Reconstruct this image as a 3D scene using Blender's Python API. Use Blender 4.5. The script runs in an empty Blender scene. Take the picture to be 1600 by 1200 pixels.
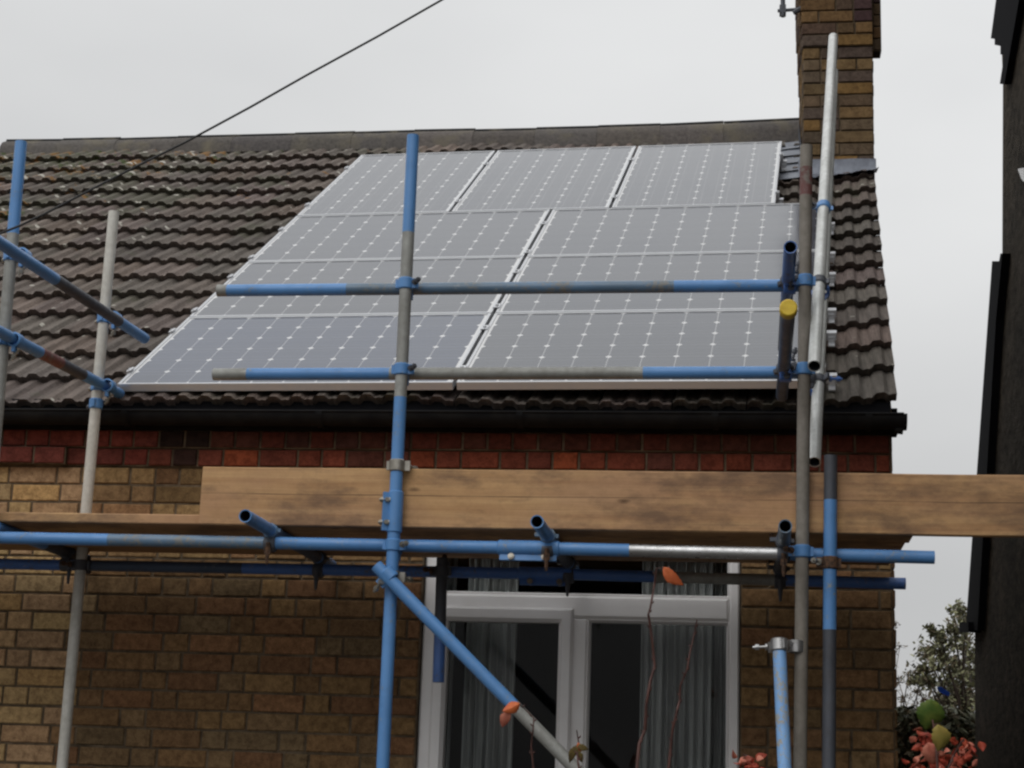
import bpy, math, random
from mathutils import Vector as V, Matrix, noise
random.seed(7)
rnd = random.random
def U(a, b): return a + (b - a) * random.random()
def vary(c, a, b):
    k = U(a, b); return tuple(v * k * U(.985, 1.015) for v in c)
S = bpy.context.scene
COL = S.collection
rad = math.radians

# ------------------------------------------------------------------ camera (solved from the photograph, 1600x1200 pixels)
FP = 2692.1
CAM = V((-0.591, -7.4697, 1.6))
yw, pt, rl = rad(8.1765), rad(13.449), rad(2.0469)
F = V((-math.sin(yw) * math.cos(pt), math.cos(yw) * math.cos(pt), math.sin(pt)))
R0 = V((math.cos(yw), math.sin(yw), 0)); U0 = R0.cross(F)
R = R0 * math.cos(rl) + U0 * math.sin(rl)
UP = -R0 * math.sin(rl) + U0 * math.cos(rl)
def ray(u, v): return R * (u - 800) + UP * (600 - v) + F * FP
def Y(u, v, y):
    d = ray(u, v); return CAM + d * ((y - CAM.y) / d.y)
def X(u, v, x):
    d = ray(u, v); return CAM + d * ((x - CAM.x) / d.x)
def Z(u, v, z):
    d = ray(u, v); return CAM + d * ((z - CAM.z) / d.z)
def proj(p):
    d = p - CAM; z = d.dot(F); return (800 + FP * d.dot(R) / z, 600 - FP * d.dot(UP) / z)
KS = 0.96
def sc(p): return CAM + (V(p) - CAM) * KS
TH = rad(34.5)
def plane_hit(u, v, O, n):
    d = ray(u, v); return CAM + d * ((O - CAM).dot(n) / d.dot(n))
NR = V((0, -math.sin(TH), math.cos(TH)))
RO = sc((0, 0.17497, 3.4435)) - NR * 0.1           # a point of the tile plane
def roofhit(u, v): return plane_hit(u, v, RO, NR)
def roof_z(y): return RO.z + (y - RO.y) * math.tan(TH)
PA = V((1, -0.018745, 0.006833)); PB = V((0.03972, math.cos(TH), math.sin(TH)))
PN = PA.cross(PB).normalized(); PO = sc((-3.594, 0.17497, 3.4435))
def homography():
    pan = [(0,0,177.5,595.5),(0,1,299,496),(0,2,388,411),(0,3,466,337.5),(0,4.652,563.7,240),(3.016,4.652,1221,219),(3.016,3.01,1211.5,317),
           (1.65,0,711,595),(1.65,3,864,331),(1.002,3.01,701,332.5),(1.002,4.652,775,234.5),(2.014,3.01,952.5,326),(2.014,4.652,996,227)]
    import numpy as np
    A = []
    for a, s, u, v in pan:
        A.append([a, s, 1, 0, 0, 0, -u*a, -u*s, -u]); A.append([0, 0, 0, a, s, 1, -v*a, -v*s, -v])
    return np.linalg.svd(np.array(A, float))[2][-1].reshape(3, 3).tolist()
HM = homography()
def PP(a, s, off=0.0):
    w = [r[0]*a + r[1]*s + r[2] for r in HM]
    return plane_hit(w[0]/w[2], w[1]/w[2], PO, PN) + PN * off

# ------------------------------------------------------------------ helpers
class MB:
    def __init__(s): s.v = []; s.f = []; s.m = []; s.c = []; s.uv = []
    def poly(s, pts, m=0, col=None, uv=None):
        i = len(s.v); s.v += [tuple(p) for p in pts]; s.f.append(tuple(range(i, i + len(pts)))); s.m.append(m); s.c.append(col); s.uv.append(uv)
    def faces(s, pts, fs, m=0, col=None):
        i = len(s.v); s.v += [tuple(p) for p in pts]
        for f in fs: s.f.append(tuple(i + k for k in f)); s.m.append(m); s.c.append(col); s.uv.append(None)
    def hexa(s, b, t, m=0, col=None, ends=True):
        fs = [(3,2,1,0),(4,5,6,7),(0,1,5,4),(2,3,7,6)]
        fs += [(1,2,6,5),(3,0,4,7)]
        s.faces(list(b) + list(t), fs, m, col)
    def box(s, lo, hi, m=0, col=None):
        x0,y0,z0 = lo; x1,y1,z1 = hi
        s.hexa([(x0,y0,z0),(x1,y0,z0),(x1,y1,z0),(x0,y1,z0)], [(x0,y0,z1),(x1,y0,z1),(x1,y1,z1),(x0,y1,z1)], m, col)
    def frame(s, d):
        d = d.normalized(); a = V((0,0,1)) if abs(d.z) < .9 else V((1,0,0))
        e1 = d.cross(a).normalized(); return e1, d.cross(e1).normalized()
    def tube(s, pts, rs, n=16, m=0, caps=True, mats=None, col=None):
        pts = [V(p) for p in pts]; rings = []
        if not isinstance(rs, (list, tuple)): rs = [rs] * len(pts)
        e1, e2 = s.frame(pts[-1] - pts[0])
        for k, p in enumerate(pts):
            d = (pts[min(k+1, len(pts)-1)] - pts[max(k-1, 0)]).normalized()
            e1 = (e1 - d * e1.dot(d)).normalized(); e2 = d.cross(e1)
            i = len(s.v)
            for q in range(n):
                a = 2*math.pi*q/n; s.v.append(tuple(p + (e1*math.cos(a) + e2*math.sin(a)) * rs[k]))
            rings.append(i)
        for k in range(len(pts)-1):
            a, b = rings[k], rings[k+1]
            for q in range(n):
                r = (q+1) % n
                s.f.append((a+q, a+r, b+r, b+q)); s.m.append(mats[k] if mats else m); s.c.append(col); s.uv.append(None)
        if caps:
            s.f.append(tuple(rings[0]+q for q in reversed(range(n)))); s.m.append(m); s.c.append(col); s.uv.append(None)
            s.f.append(tuple(rings[-1]+q for q in range(n))); s.m.append(m); s.c.append(col); s.uv.append(None)
    def build(s, name, mats, parent=None, smooth=False, label=None):
        me = bpy.data.meshes.new(name); me.from_pydata(s.v, [], s.f)
        if not isinstance(mats, (list, tuple)): mats = [mats]
        for m in mats: me.materials.append(m)
        me.polygons.foreach_set('material_index', s.m)
        if any(c is not None for c in s.c):
            at = me.color_attributes.new('tint', 'FLOAT_COLOR', 'CORNER'); L = []
            for p, c in zip(me.polygons, s.c):
                c = c or (1,1,1); L += [c[0], c[1], c[2], 1.0] * p.loop_total
            at.data.foreach_set('color', L)
        if any(u is not None for u in s.uv):
            uvl = me.uv_layers.new(name='cells'); L = []
            for p, u in zip(me.polygons, s.uv):
                u = u or [(0,0)] * p.loop_total
                for a in u: L += [a[0], a[1]]
            uvl.data.foreach_set('uv', L)
        if smooth:
            me.polygons.foreach_set('use_smooth', [True]*len(me.polygons))
            me.set_sharp_from_angle(angle=rad(35))
        me.update()
        o = bpy.data.objects.new(name, me); COL.objects.link(o)
        if parent is not None:
            o.parent = parent
            o.matrix_parent_inverse = Matrix.Translation(parent.location).inverted() if parent.type == 'EMPTY' else parent.matrix_parent_inverse.copy() if False else Matrix.Identity(4)
            if parent.type == 'EMPTY': pass
        if label: o['label'] = label
        return o
def tag(o, label=None, cat=None, group=None, kind=None):
    if label: o['label'] = label
    if cat: o['category'] = cat
    if group: o['group'] = group
    if kind: o['kind'] = kind
    return o
def empty(name, loc, label, cat, group=None):
    o = bpy.data.objects.new(name, None); COL.objects.link(o); o.location = loc; o.empty_display_size = .05
    return tag(o, label, cat, group)

# ------------------------------------------------------------------ materials
def mat(name, col=(.5,.5,.5), rough=.6, metal=0, spec=.5):
    m = bpy.data.materials.new(name); m.use_nodes = True
    b = m.node_tree.nodes['Principled BSDF']
    b.inputs['Base Color'].default_value = (*col, 1); b.inputs['Roughness'].default_value = rough
    b.inputs['Metallic'].default_value = metal; b.inputs['Specular IOR Level'].default_value = spec
    return m
class NT:
    def __init__(s, m): s.t = m.node_tree; s.b = s.t.nodes['Principled BSDF']
    def n(s, typ, **k):
        nd = s.t.nodes.new(typ)
        for a, b in k.items(): setattr(nd, a, b)
        return nd
    def l(s, a, b): s.t.links.new(a, b)
    def coord(s, kind='Object'):
        return s.n('ShaderNodeTexCoord').outputs[kind]
    def noise(s, scale, detail=3, rough=.55, vec=None, sc3=None):
        nd = s.n('ShaderNodeTexNoise'); nd.inputs['Scale'].default_value = scale; nd.inputs['Detail'].default_value = detail; nd.inputs['Roughness'].default_value = rough
        vec = vec or s.coord()
        if sc3:
            mp = s.n('ShaderNodeMapping'); mp.inputs['Scale'].default_value = sc3; s.l(vec, mp.inputs['Vector']); vec = mp.outputs['Vector']
        s.l(vec, nd.inputs['Vector']); return nd.outputs['Fac']
    def ramp(s, fac, stops):
        r = s.n('ShaderNodeValToRGB'); e = r.color_ramp.elements
        while len(e) < len(stops): e.new(.5)
        for el, (p, c) in zip(e, stops):
            el.position = p; el.color = (*c, 1) if len(c) == 3 else c
        s.l(fac, r.inputs['Fac']); return r.outputs['Color']
    def mix(s, fac, a, b, typ='MIX'):
        nd = s.n('ShaderNodeMix', data_type='RGBA', blend_type=typ)
        for inp, val in ((nd.inputs[0], fac), (nd.inputs[6], a), (nd.inputs[7], b)):
            if isinstance(val, (int, float)): inp.default_value = val
            elif isinstance(val, tuple): inp.default_value = (*val, 1) if len(val) == 3 else val
            else: s.l(val, inp)
        return nd.outputs[2]
    def math(s, op, a, b=None, c=None):
        nd = s.n('ShaderNodeMath', operation=op)
        for i, v in enumerate((a, b, c)):
            if v is None: continue
            if isinstance(v, (int, float)): nd.inputs[i].default_value = v
            else: s.l(v, nd.inputs[i])
        return nd.outputs[0]
    def bump(s, h, strength=.3, dist=.01):
        nd = s.n('ShaderNodeBump'); nd.inputs['Strength'].default_value = strength; nd.inputs['Distance'].default_value = dist
        s.l(h, nd.inputs['Height']); s.l(nd.outputs['Normal'], s.b.inputs['Normal'])
    def attr(s, name='tint'):
        return s.n('ShaderNodeAttribute', attribute_name=name).outputs['Color']
    def color(s, c): s.l(c, s.b.inputs['Base Color'])
    def rough(s, c): s.l(c, s.b.inputs['Roughness'])

def paint(name, base, dark, scuff, rough=.38, amount=.62):
    m = mat(name, base, rough); t = NT(m)
    a = t.noise(9, 5, .65); b = t.noise(60, 4, .7); c = t.noise(3, 2)
    body = t.ramp(c, [(.3, dark), (.7, base)])
    d = t.noise(24, 6, .8); body = t.mix(t.math('MULTIPLY', t.ramp(d, [(.6, (0,0,0)), (.66, (1,1,1))]), .55), body, (.33,.34,.33)); body = t.mix(t.math('MULTIPLY', t.ramp(a, [(.5, (0,0,0)), (.75, (1,1,1))]), .35), body, tuple(x*.55 for x in dark))
    sc_ = t.ramp(t.math('MULTIPLY', a, b), [(amount*.5, (0,0,0)), (amount*.5+.08, (1,1,1))])
    t.color(t.mix(sc_, body, scuff)); t.bump(b, .25, .002)
    t.rough(t.ramp(a, [(.3, (rough-.08,)*3), (.8, (rough+.25,)*3)])); return m
M_blue = paint('blue_paint', (.115,.29,.6), (.085,.235,.51), (.24,.26,.27), amount=.68)
M_lblue = paint('pale_blue_paint', (.27,.5,.86), (.2,.42,.78), (.4,.38,.33), amount=.55)
M_dblue = paint('deep_blue_paint', (.085,.2,.55), (.06,.15,.42), (.12,.12,.13))
M_gblue = paint('worn_blue_paint', (.12,.21,.33), (.1,.15,.2), (.2,.2,.19), amount=.5)
def galv(name, lo, hi, metal=.5, rough=.5):
    m = mat(name, hi, rough, metal); t = NT(m)
    a = t.noise(7, 6, .7, sc3=(1,1,.6)); b = t.noise(45, 3, .6)
    t.color(t.mix(t.math('MULTIPLY', b, .45), t.ramp(a, [(.35, lo), (.65, hi)]), (.12,.1,.08)))
    t.rough(t.ramp(b, [(.3, (rough-.1,)*3), (.7, (rough+.15,)*3)])); t.bump(b, .2, .002); return m
M_galv = galv('weathered_galvanised', (.26,.26,.24), (.4,.41,.39), .25, .6)
M_bright = galv('bright_galvanised', (.5,.5,.5), (.68,.69,.7), .85, .32)
M_dark = galv('dark_steel', (.045,.055,.075), (.09,.105,.135), .2, .55)
M_cream = galv('whitish_galvanised', (.6,.59,.53), (.8,.79,.73), .05, .6)
M_silver = galv('silver_tube', (.62,.64,.62), (.82,.84,.82), .25, .4)
M_brown = galv('brown_grey_steel', (.2,.18,.15), (.31,.285,.25), .15, .7)
M_red = paint('faded_red_paint', (.2,.075,.065), (.15,.06,.055), (.2,.17,.15), .6, .5)
M_rust = mat('rusty_iron', (.1,.055,.035), .8, .3); t = NT(M_rust); t.color(t.ramp(t.noise(80, 4), [(.35, (.035,.025,.02)), (.65, (.17,.09,.05))]))
M_nut = galv('zinc_nut', (.25,.23,.19), (.45,.43,.38), .7, .4)
M_inner = mat('tube_inside', (.02,.022,.03), .8)
M_yellow = mat('yellow_plastic', (.72,.5,.02), .45); t = NT(M_yellow); t.color(t.ramp(t.noise(40), [(.3, (.6,.4,.02)), (.7, (.78,.56,.04))]))
M_black = mat('black_plastic', (.012,.012,.013), .55, spec=.12); t = NT(M_black); t.rough(t.ramp(t.noise(6, 4), [(.3, (.5,)*3), (.7, (.8,)*3)])); t.color(t.ramp(t.noise(12, 5), [(.4, (.006,.006,.007)), (.7, (.014,.0135,.013))]))
M_cable = mat('cable_rubber', (.012,.012,.013), .6)

# bricks: colour of each brick is stored per brick, worn by noise
def brickmat():
    m = mat('brick_faces', rough=.92, spec=.2); t = NT(m)
    n1 = t.noise(28, 6, .7); n2 = t.noise(140, 3, .6); n3 = t.noise(1.6, 4, .6)
    c = t.mix(t.ramp(n1, [(.36, (.9,.9,.9)), (.6, (0,0,0))]), t.attr(), t.mix(1.0, t.attr(), (.5,.47,.46), 'MULTIPLY'))
    c = t.mix(1.0, c, t.ramp(n2, [(.25, (.72,.7,.68)), (.75, (1.12,1.12,1.1))]), 'MULTIPLY')
    c = t.mix(t.math('MULTIPLY', t.ramp(n3, [(.5, (0,0,0)), (.75, (1,1,1))]), .45), c, t.mix(1.0, c, (.55,.52,.5), 'MULTIPLY'))
    t.color(c); t.bump(t.math('ADD', n1, t.math('MULTIPLY', n2, .5)), .7, .006); return m
M_brick = brickmat()
M_mortar = mat('mortar', (.13,.105,.08), .95, spec=.1); t = NT(M_mortar); t.color(t.ramp(t.noise(9, 6, .75), [(.32, (.05,.038,.026)), (.68, (.2,.15,.1))])); t.bump(t.noise(120, 3), .6, .004)
def tilemat():
    m = mat('roof_tiles', rough=.9, spec=.25); t = NT(m)
    n1 = t.noise(14, 5, .7); n2 = t.noise(70, 4, .7); st = t.noise(60, 3, .6, sc3=(1,.06,.06))
    c = t.mix(1.0, t.attr(), t.ramp(n2, [(.25, (.85,.84,.83)), (.75, (1.9,1.86,1.8))]), 'MULTIPLY')
    c = t.mix(1.0, c, t.ramp(st, [(.3, (.62,.62,.62)), (.7, (1.2,1.2,1.2))]), 'MULTIPLY')
    sep = t.n('ShaderNodeSeparateXYZ'); t.l(t.coord(), sep.inputs[0])
    # lichen and moss grow towards the ridge and the left end of the roof
    up = t.ramp(t.math('MULTIPLY', sep.outputs['Z'], .1), [(.36, (0,0,0)), (.62, (1,1,1))])
    lf = t.ramp(t.math('MULTIPLY', sep.outputs['X'], -.1), [(.25, (0,0,0)), (.55, (1,1,1))])
    grow = t.math('MULTIPLY', up, t.math('ADD', t.math('MULTIPLY', lf, .75), .25))
    hi = t.math('ADD', t.noise(2.3, 4, .65), t.math('MULTIPLY', grow, .2))
    c = t.mix(t.math('MULTIPLY', t.ramp(hi, [(.62, (0,0,0)), (.7, (1,1,1))]), .8), c, (.1,.095,.07))
    orange = t.math('ADD', t.noise(5.5, 6, .7), t.math('MULTIPLY', grow, .19))
    c = t.mix(t.ramp(orange, [(.735, (0,0,0)), (.76, (.85,.85,.85))]), c, (.23,.115,.03))
    moss = t.math('ADD', t.noise(3.7, 5, .7, sc3=(1.1,1.3,1.2)), t.math('MULTIPLY', grow, .15))
    c = t.mix(t.ramp(moss, [(.72, (0,0,0)), (.75, (.9,.9,.9))]), c, (.05,.07,.02))
    sp = t.n('ShaderNodeTexVoronoi'); sp.inputs['Scale'].default_value = 9; t.l(t.coord(), sp.inputs['Vector'])
    spot = t.math('SUBTRACT', t.math('ADD', .11, t.math('MULTIPLY', grow, .17)), sp.outputs['Distance'])
    spot = t.math('MULTIPLY', t.ramp(spot, [(.0, (0,0,0)), (.04, (1,1,1))]), t.ramp(t.math('ADD', t.noise(1.9, 3), t.math('MULTIPLY', n2, .35)), [(.6, (0,0,0)), (.68, (1,1,1))]))
    c = t.mix(spot, c, (.48,.46,.4))
    t.color(c); t.bump(t.math('ADD', n2, t.math('MULTIPLY', st, .6)), .6, .006); return m
M_tile = tilemat()
M_ridge = mat('ridge_tiles', rough=.9, spec=.2); t = NT(M_ridge); n2 = t.noise(40, 5, .7)
t.color(t.mix(t.ramp(t.noise(6, 5), [(.5, (0,0,0)), (.7, (.8,.8,.8))]), t.mix(1.0, t.attr(), t.ramp(n2, [(.25, (.6,.6,.6)), (.75, (1.3,1.3,1.25))]), 'MULTIPLY'), (.17,.15,.11))); t.bump(n2, .6, .01)
M_lead = mat('lead', (.2,.22,.26), .45, .4); t = NT(M_lead); t.color(t.ramp(t.noise(12, 6, .7), [(.3, (.11,.12,.15)), (.7, (.23,.25,.29))])); t.bump(t.noise(9, 3), .5, .01)
M_alu = mat('anodised_aluminium', (.55,.56,.58), .45, .35); t = NT(M_alu); t.rough(t.ramp(t.noise(30, 3), [(.3, (.28,)*3), (.7, (.45,)*3)]))
def wood(name, lo, hi, dirt=(.1,.075,.05)):
    m = mat(name, hi, .8, spec=.2); t = NT(m)
    uvn = t.n('ShaderNodeUVMap', uv_map='cells').outputs[0]
    sep = t.n('ShaderNodeSeparateXYZ'); t.l(uvn, sep.inputs[0])
    w = t.noise(2.2, 5, .6, vec=uvn, sc3=(.5, 3.2, 1)); fine = t.noise(16, 5, .7, vec=uvn, sc3=(.12, 3.4, 1)); bl = t.noise(2.6, 6, .7, sc3=(.9,1,2.2)); pk = t.noise(1.3, 4, .6, sc3=(1,1,2.5)); sp = t.noise(22, 5, .75)
    c = t.ramp(w, [(.3, lo), (.68, hi)])
    c = t.mix(t.math('MULTIPLY', t.ramp(pk, [(.42, (0,0,0)), (.62, (1,1,1))]), .55), c, (.46,.27,.17))
    c = t.mix(1.0, c, t.ramp(fine, [(.25, (.84,.82,.8)), (.75, (1.08,1.08,1.06))]), 'MULTIPLY')
    c = t.mix(1.0, c, t.ramp(sp, [(.25, (.86,.85,.84)), (.75, (1.06,1.06,1.06))]), 'MULTIPLY')
    c = t.mix(t.math('MULTIPLY', t.ramp(bl, [(.47, (0,0,0)), (.64, (1,1,1))]), .8), c, dirt)
    vo = t.n('ShaderNodeTexVoronoi'); vo.inputs['Scale'].default_value = 2.6
    mp = t.n('ShaderNodeMapping'); mp.inputs['Scale'].default_value = (1.1, 1, 3.2); t.l(t.coord(), mp.inputs['Vector']); t.l(mp.outputs[0], vo.inputs['Vector'])
    c = t.mix(t.ramp(t.math('ADD', vo.outputs['Distance'], t.math('MULTIPLY', fine, .05)), [(.06, (.85,.85,.85)), (.12, (0,0,0))]), c, (.09,.05,.03))
    # the drying crack along the middle of the board
    cy_ = t.math('ADD', t.math('SUBTRACT', sep.outputs[1], .54), t.math('MULTIPLY', t.math('SUBTRACT', t.noise(3, 3, .5, vec=uvn, sc3=(.5,0,0)), .5), .06))
    cr_ = t.math('MULTIPLY', t.math('LESS_THAN', t.math('ABSOLUTE', cy_), .009), t.ramp(t.noise(2, 3, .6, vec=uvn, sc3=(.8,0,0)), [(.4, (.15,.15,.15)), (.55, (.7,.7,.7))]))
    c = t.mix(cr_, c, (.09,.055,.035))
    t.color(c); t.bump(fine, .35, .004); return m
M_wood = wood('scaffold_board_wood', (.43,.235,.115), (.66,.42,.21), (.17,.105,.07))
M_upvc = mat('white_upvc', (.85,.83,.82), .35); t = NT(M_upvc); t.color(t.ramp(t.noise(5, 5, .6), [(.3, (.82,.8,.79)), (.6, (.9,.885,.88))]))
M_glass = mat('window_glass', (1,1,1), .02); M_glass.node_tree.nodes['Principled BSDF'].inputs['Transmission Weight'].default_value = 1
M_glass.node_tree.nodes['Principled BSDF'].inputs['IOR'].default_value = 1.17
M_room = mat('dark_room', (.05,.04,.035), .9)
M_curt = mat('curtain_cloth', (.33,.34,.33), .9, spec=.1); t = NT(M_curt); t.color(t.ramp(t.noise(5, 4, .6, sc3=(6,1,.3)), [(.3, (.24,.25,.24)), (.7, (.42,.45,.44))]))
M_barge = mat('black_board', (.012,.012,.014), .9, spec=.05)
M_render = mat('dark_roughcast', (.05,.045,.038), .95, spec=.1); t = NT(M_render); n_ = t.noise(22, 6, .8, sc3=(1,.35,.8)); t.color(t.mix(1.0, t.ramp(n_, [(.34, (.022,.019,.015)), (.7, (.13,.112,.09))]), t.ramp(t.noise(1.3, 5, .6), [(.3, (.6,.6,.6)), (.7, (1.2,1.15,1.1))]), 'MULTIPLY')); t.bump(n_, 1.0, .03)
M_ground = mat('gravel_ground', (.1,.09,.08), 1); t = NT(M_ground); t.color(t.ramp(t.noise(3, 8, .7), [(.3, (.045,.04,.035)), (.7, (.1,.09,.08))]))
def leafmat(name, a, b):
    m = mat(name, a, .6, spec=.3); t = NT(m); t.color(t.ramp(t.noise(25, 4, .7), [(.35, a), (.65, b)]))
    m.node_tree.nodes['Principled BSDF'].inputs['Subsurface Weight'].default_value = 0; return m
L_or = leafmat('orange_leaf', (.42,.085,.03), (.62,.16,.05)); L_red = leafmat('red_leaf', (.25,.03,.02), (.4,.075,.035))
L_pink = leafmat('salmon_leaf', (.4,.1,.07), (.55,.2,.13)); L_grn = leafmat('green_leaf', (.06,.12,.02), (.13,.17,.03)); L_yel = leafmat('yellow_leaf', (.33,.24,.06), (.26,.23,.05))
L_brn = leafmat('brown_leaf', (.07,.045,.02), (.16,.12,.03))
L_pale = leafmat('pale_tree_leaf', (.2,.21,.11), (.36,.35,.2)); L_dk = leafmat('dark_tree_leaf', (.045,.05,.03), (.1,.1,.055)); L_mid = leafmat('brownish_tree_leaf', (.11,.085,.055), (.19,.15,.09))
M_bark = leafmat('bark', (.05,.035,.028), (.09,.065,.05)); M_stem = leafmat('red_brown_stem', (.045,.02,.017), (.11,.05,.04))

def cellmat(name, cell, warm):
    m = mat(name, rough=.12); t = NT(m); t.b.inputs['IOR'].default_value = 1.62
    uvn = t.n('ShaderNodeUVMap', uv_map='cells').outputs[0]
    sep = t.n('ShaderNodeSeparateXYZ'); t.l(uvn, sep.inputs[0]); u, v = sep.outputs[0], sep.outputs[1]
    def near(x): # distance to nearest whole number
        return t.math('ABSOLUTE', t.math('SUBTRACT', t.math('FRACT', t.math('ADD', x, .5)), .5))
    du, dv = near(u), near(v)
    line = t.math('MAXIMUM', t.math('MULTIPLY', t.math('LESS_THAN', du, .015), 1.5), t.math('MULTIPLY', t.math('LESS_THAN', dv, .010), .5))
    dia = t.math('LESS_THAN', t.math('ADD', du, dv), .105)
    return m, t, u, v, du, dv, line, dia, near
def make_cell(name, cell, long_is_u, nu, nv):
    m, t, u, v, du, dv, line, dia, near = cellmat(name, cell, 0)
    w = v if long_is_u else u
    bus = t.math('LESS_THAN', t.math('ABSOLUTE', t.math('SUBTRACT', near(w), .25)), .011)
    out = t.math('MAXIMUM', t.math('MAXIMUM', t.math('LESS_THAN', u, .0), t.math('GREATER_THAN', u, float(nu))), t.math('MAXIMUM', t.math('LESS_THAN', v, .0), t.math('GREATER_THAN', v, float(nv))))
    white = t.math('MAXIMUM', t.math('MULTIPLY', line, .27), t.math('MAXIMUM', dia, out))
    nz = t.noise(1.6, 3); nf = t.noise(90, 2)
    base = t.mix(nz, tuple(c*.8 for c in cell), tuple(c*1.25 for c in cell))
    base = t.mix(t.math('MULTIPLY', nf, .1), base, (.2,.2,.2))
    base = t.mix(t.math('MULTIPLY', bus, .1 if long_is_u else .2), base, (.5,.5,.5))
    t.color(t.mix(white, base, (.62,.62,.62)))
    t.rough(t.ramp(nz, [(.3, (.1,)*3), (.7, (.2,)*3)])); return m
CELL = (.036,.043,.062)
M_cellL = make_cell('landscape_cells', CELL, True, 10, 6)
M_cellB = make_cell('sky_tinted_landscape_cells', (.02,.034,.075), True, 10, 6)  # blue tint of the sky's reflection painted into the cell colour
M_cellP = make_cell('portrait_cells', CELL, False, 6, 10)

# ------------------------------------------------------------------ world, sun, camera
w = bpy.data.worlds.new('World'); S.world = w; w.use_nodes = True
nt = w.node_tree; bg = nt.nodes['Background']
sky = nt.nodes.new('ShaderNodeTexSky'); sky.sky_type = 'NISHITA'; sky.sun_disc = False
sky.sun_elevation = rad(42); sky.sun_rotation = rad(200); sky.dust_density = 5; sky.air_density = 1.5
hs = nt.nodes.new('ShaderNodeHueSaturation'); hs.inputs['Saturation'].default_value = .06; hs.inputs['Value'].default_value = 1.0
nt.links.new(sky.outputs[0], hs.inputs['Color'])
tc = nt.nodes.new('ShaderNodeTexCoord')
def wn(scale, detail):
    n = nt.nodes.new('ShaderNodeTexNoise'); n.inputs['Scale'].default_value = scale; n.inputs['Detail'].default_value = detail
    mp = nt.nodes.new('ShaderNodeMapping'); mp.inputs['Scale'].default_value = (1, 1, 2.2)
    nt.links.new(tc.outputs['Generated'], mp.inputs['Vector']); nt.links.new(mp.outputs[0], n.inputs['Vector']); return n.outputs['Fac']
cr = nt.nodes.new('ShaderNodeValToRGB'); nt.links.new(wn(2.4, 4), cr.inputs['Fac'])
cr.color_ramp.elements[0].position = .3; cr.color_ramp.elements[0].color = (6.95, 7.05, 7.15, 1)
cr.color_ramp.elements[1].position = .72; cr.color_ramp.elements[1].color = (8.3, 8.38, 8.42, 1)
mx = nt.nodes.new('ShaderNodeMix'); mx.data_type = 'RGBA'; mx.inputs[0].default_value = .9
nt.links.new(hs.outputs[0], mx.inputs[6]); nt.links.new(cr.outputs[0], mx.inputs[7])
sx = nt.nodes.new('ShaderNodeSeparateXYZ'); nt.links.new(tc.outputs['Generated'], sx.inputs[0])
def wramp(src, stops, mul=1, add=0):
    ma = nt.nodes.new('ShaderNodeMath'); ma.operation = 'MULTIPLY_ADD'; ma.inputs[1].default_value = mul; ma.inputs[2].default_value = add; nt.links.new(src, ma.inputs[0])
    r = nt.nodes.new('ShaderNodeValToRGB'); nt.links.new(ma.outputs[0], r.inputs['Fac']); e = r.color_ramp.elements
    while len(e) < len(stops): e.new(.5)
    for el, (p_, c_) in zip(e, stops): el.position = p_; el.color = (c_/2, c_/2, c_/2, 1)
    return r.outputs['Color']
# an overcast sky is brighter overhead than near the horizon, and its cloud is thinner to the right
zr = wramp(sx.outputs['Z'], [(0, .68), (.17, .80), (.3, .97), (.45, 1.06), (.8, 1.6), (1, 1.9)])
xr_ = wramp(sx.outputs['X'], [(.2, .88), (.62, 1.05), (.9, 1.05)], .5, .5)
m1 = nt.nodes.new('ShaderNodeMix'); m1.data_type = 'RGBA'; m1.blend_type = 'MULTIPLY'; m1.inputs[0].default_value = 1; nt.links.new(zr, m1.inputs[6]); nt.links.new(xr_, m1.inputs[7])
m2 = nt.nodes.new('ShaderNodeMix'); m2.data_type = 'RGBA'; m2.blend_type = 'MULTIPLY'; m2.inputs[0].default_value = 1; nt.links.new(mx.outputs[2], m2.inputs[6]); nt.links.new(m1.outputs[2], m2.inputs[7])
nt.links.new(m2.outputs[2], bg.inputs['Color']); bg.inputs['Strength'].default_value = .4
sl = bpy.data.lights.new('sun', 'SUN'); sl.energy = .5; sl.angle = rad(25); sl.color = (1, .97, .93)
so = bpy.data.objects.new('sun', sl); COL.objects.link(so); so.rotation_euler = (rad(48), 0, rad(-20)); so.location = (0, -5, 12)
cd = bpy.data.cameras.new('camera'); co = bpy.data.objects.new('camera', cd); COL.objects.link(co)
mtx = Matrix((R, UP, -F)).transposed().to_4x4(); mtx.translation = CAM; co.matrix_world = mtx
cd.sensor_width = 36; cd.lens = FP * 36 / 1600; cd.clip_end = 2000; cd.clip_start = .05
S.camera = co
S.view_settings.view_transform = 'Standard'; S.view_settings.look = 'None'; S.view_settings.exposure = 0; S.view_settings.gamma = 1
S.render.engine = 'CYCLES'
S.cycles.filter_width = 2.4

# ------------------------------------------------------------------ setting
mb = MB(); N = 24
mb.poly([(-400,-300,0),(400,-300,0),(400,600,0),(-400,600,0)])
tag(mb.build('ground', M_ground), kind='structure')

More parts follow.
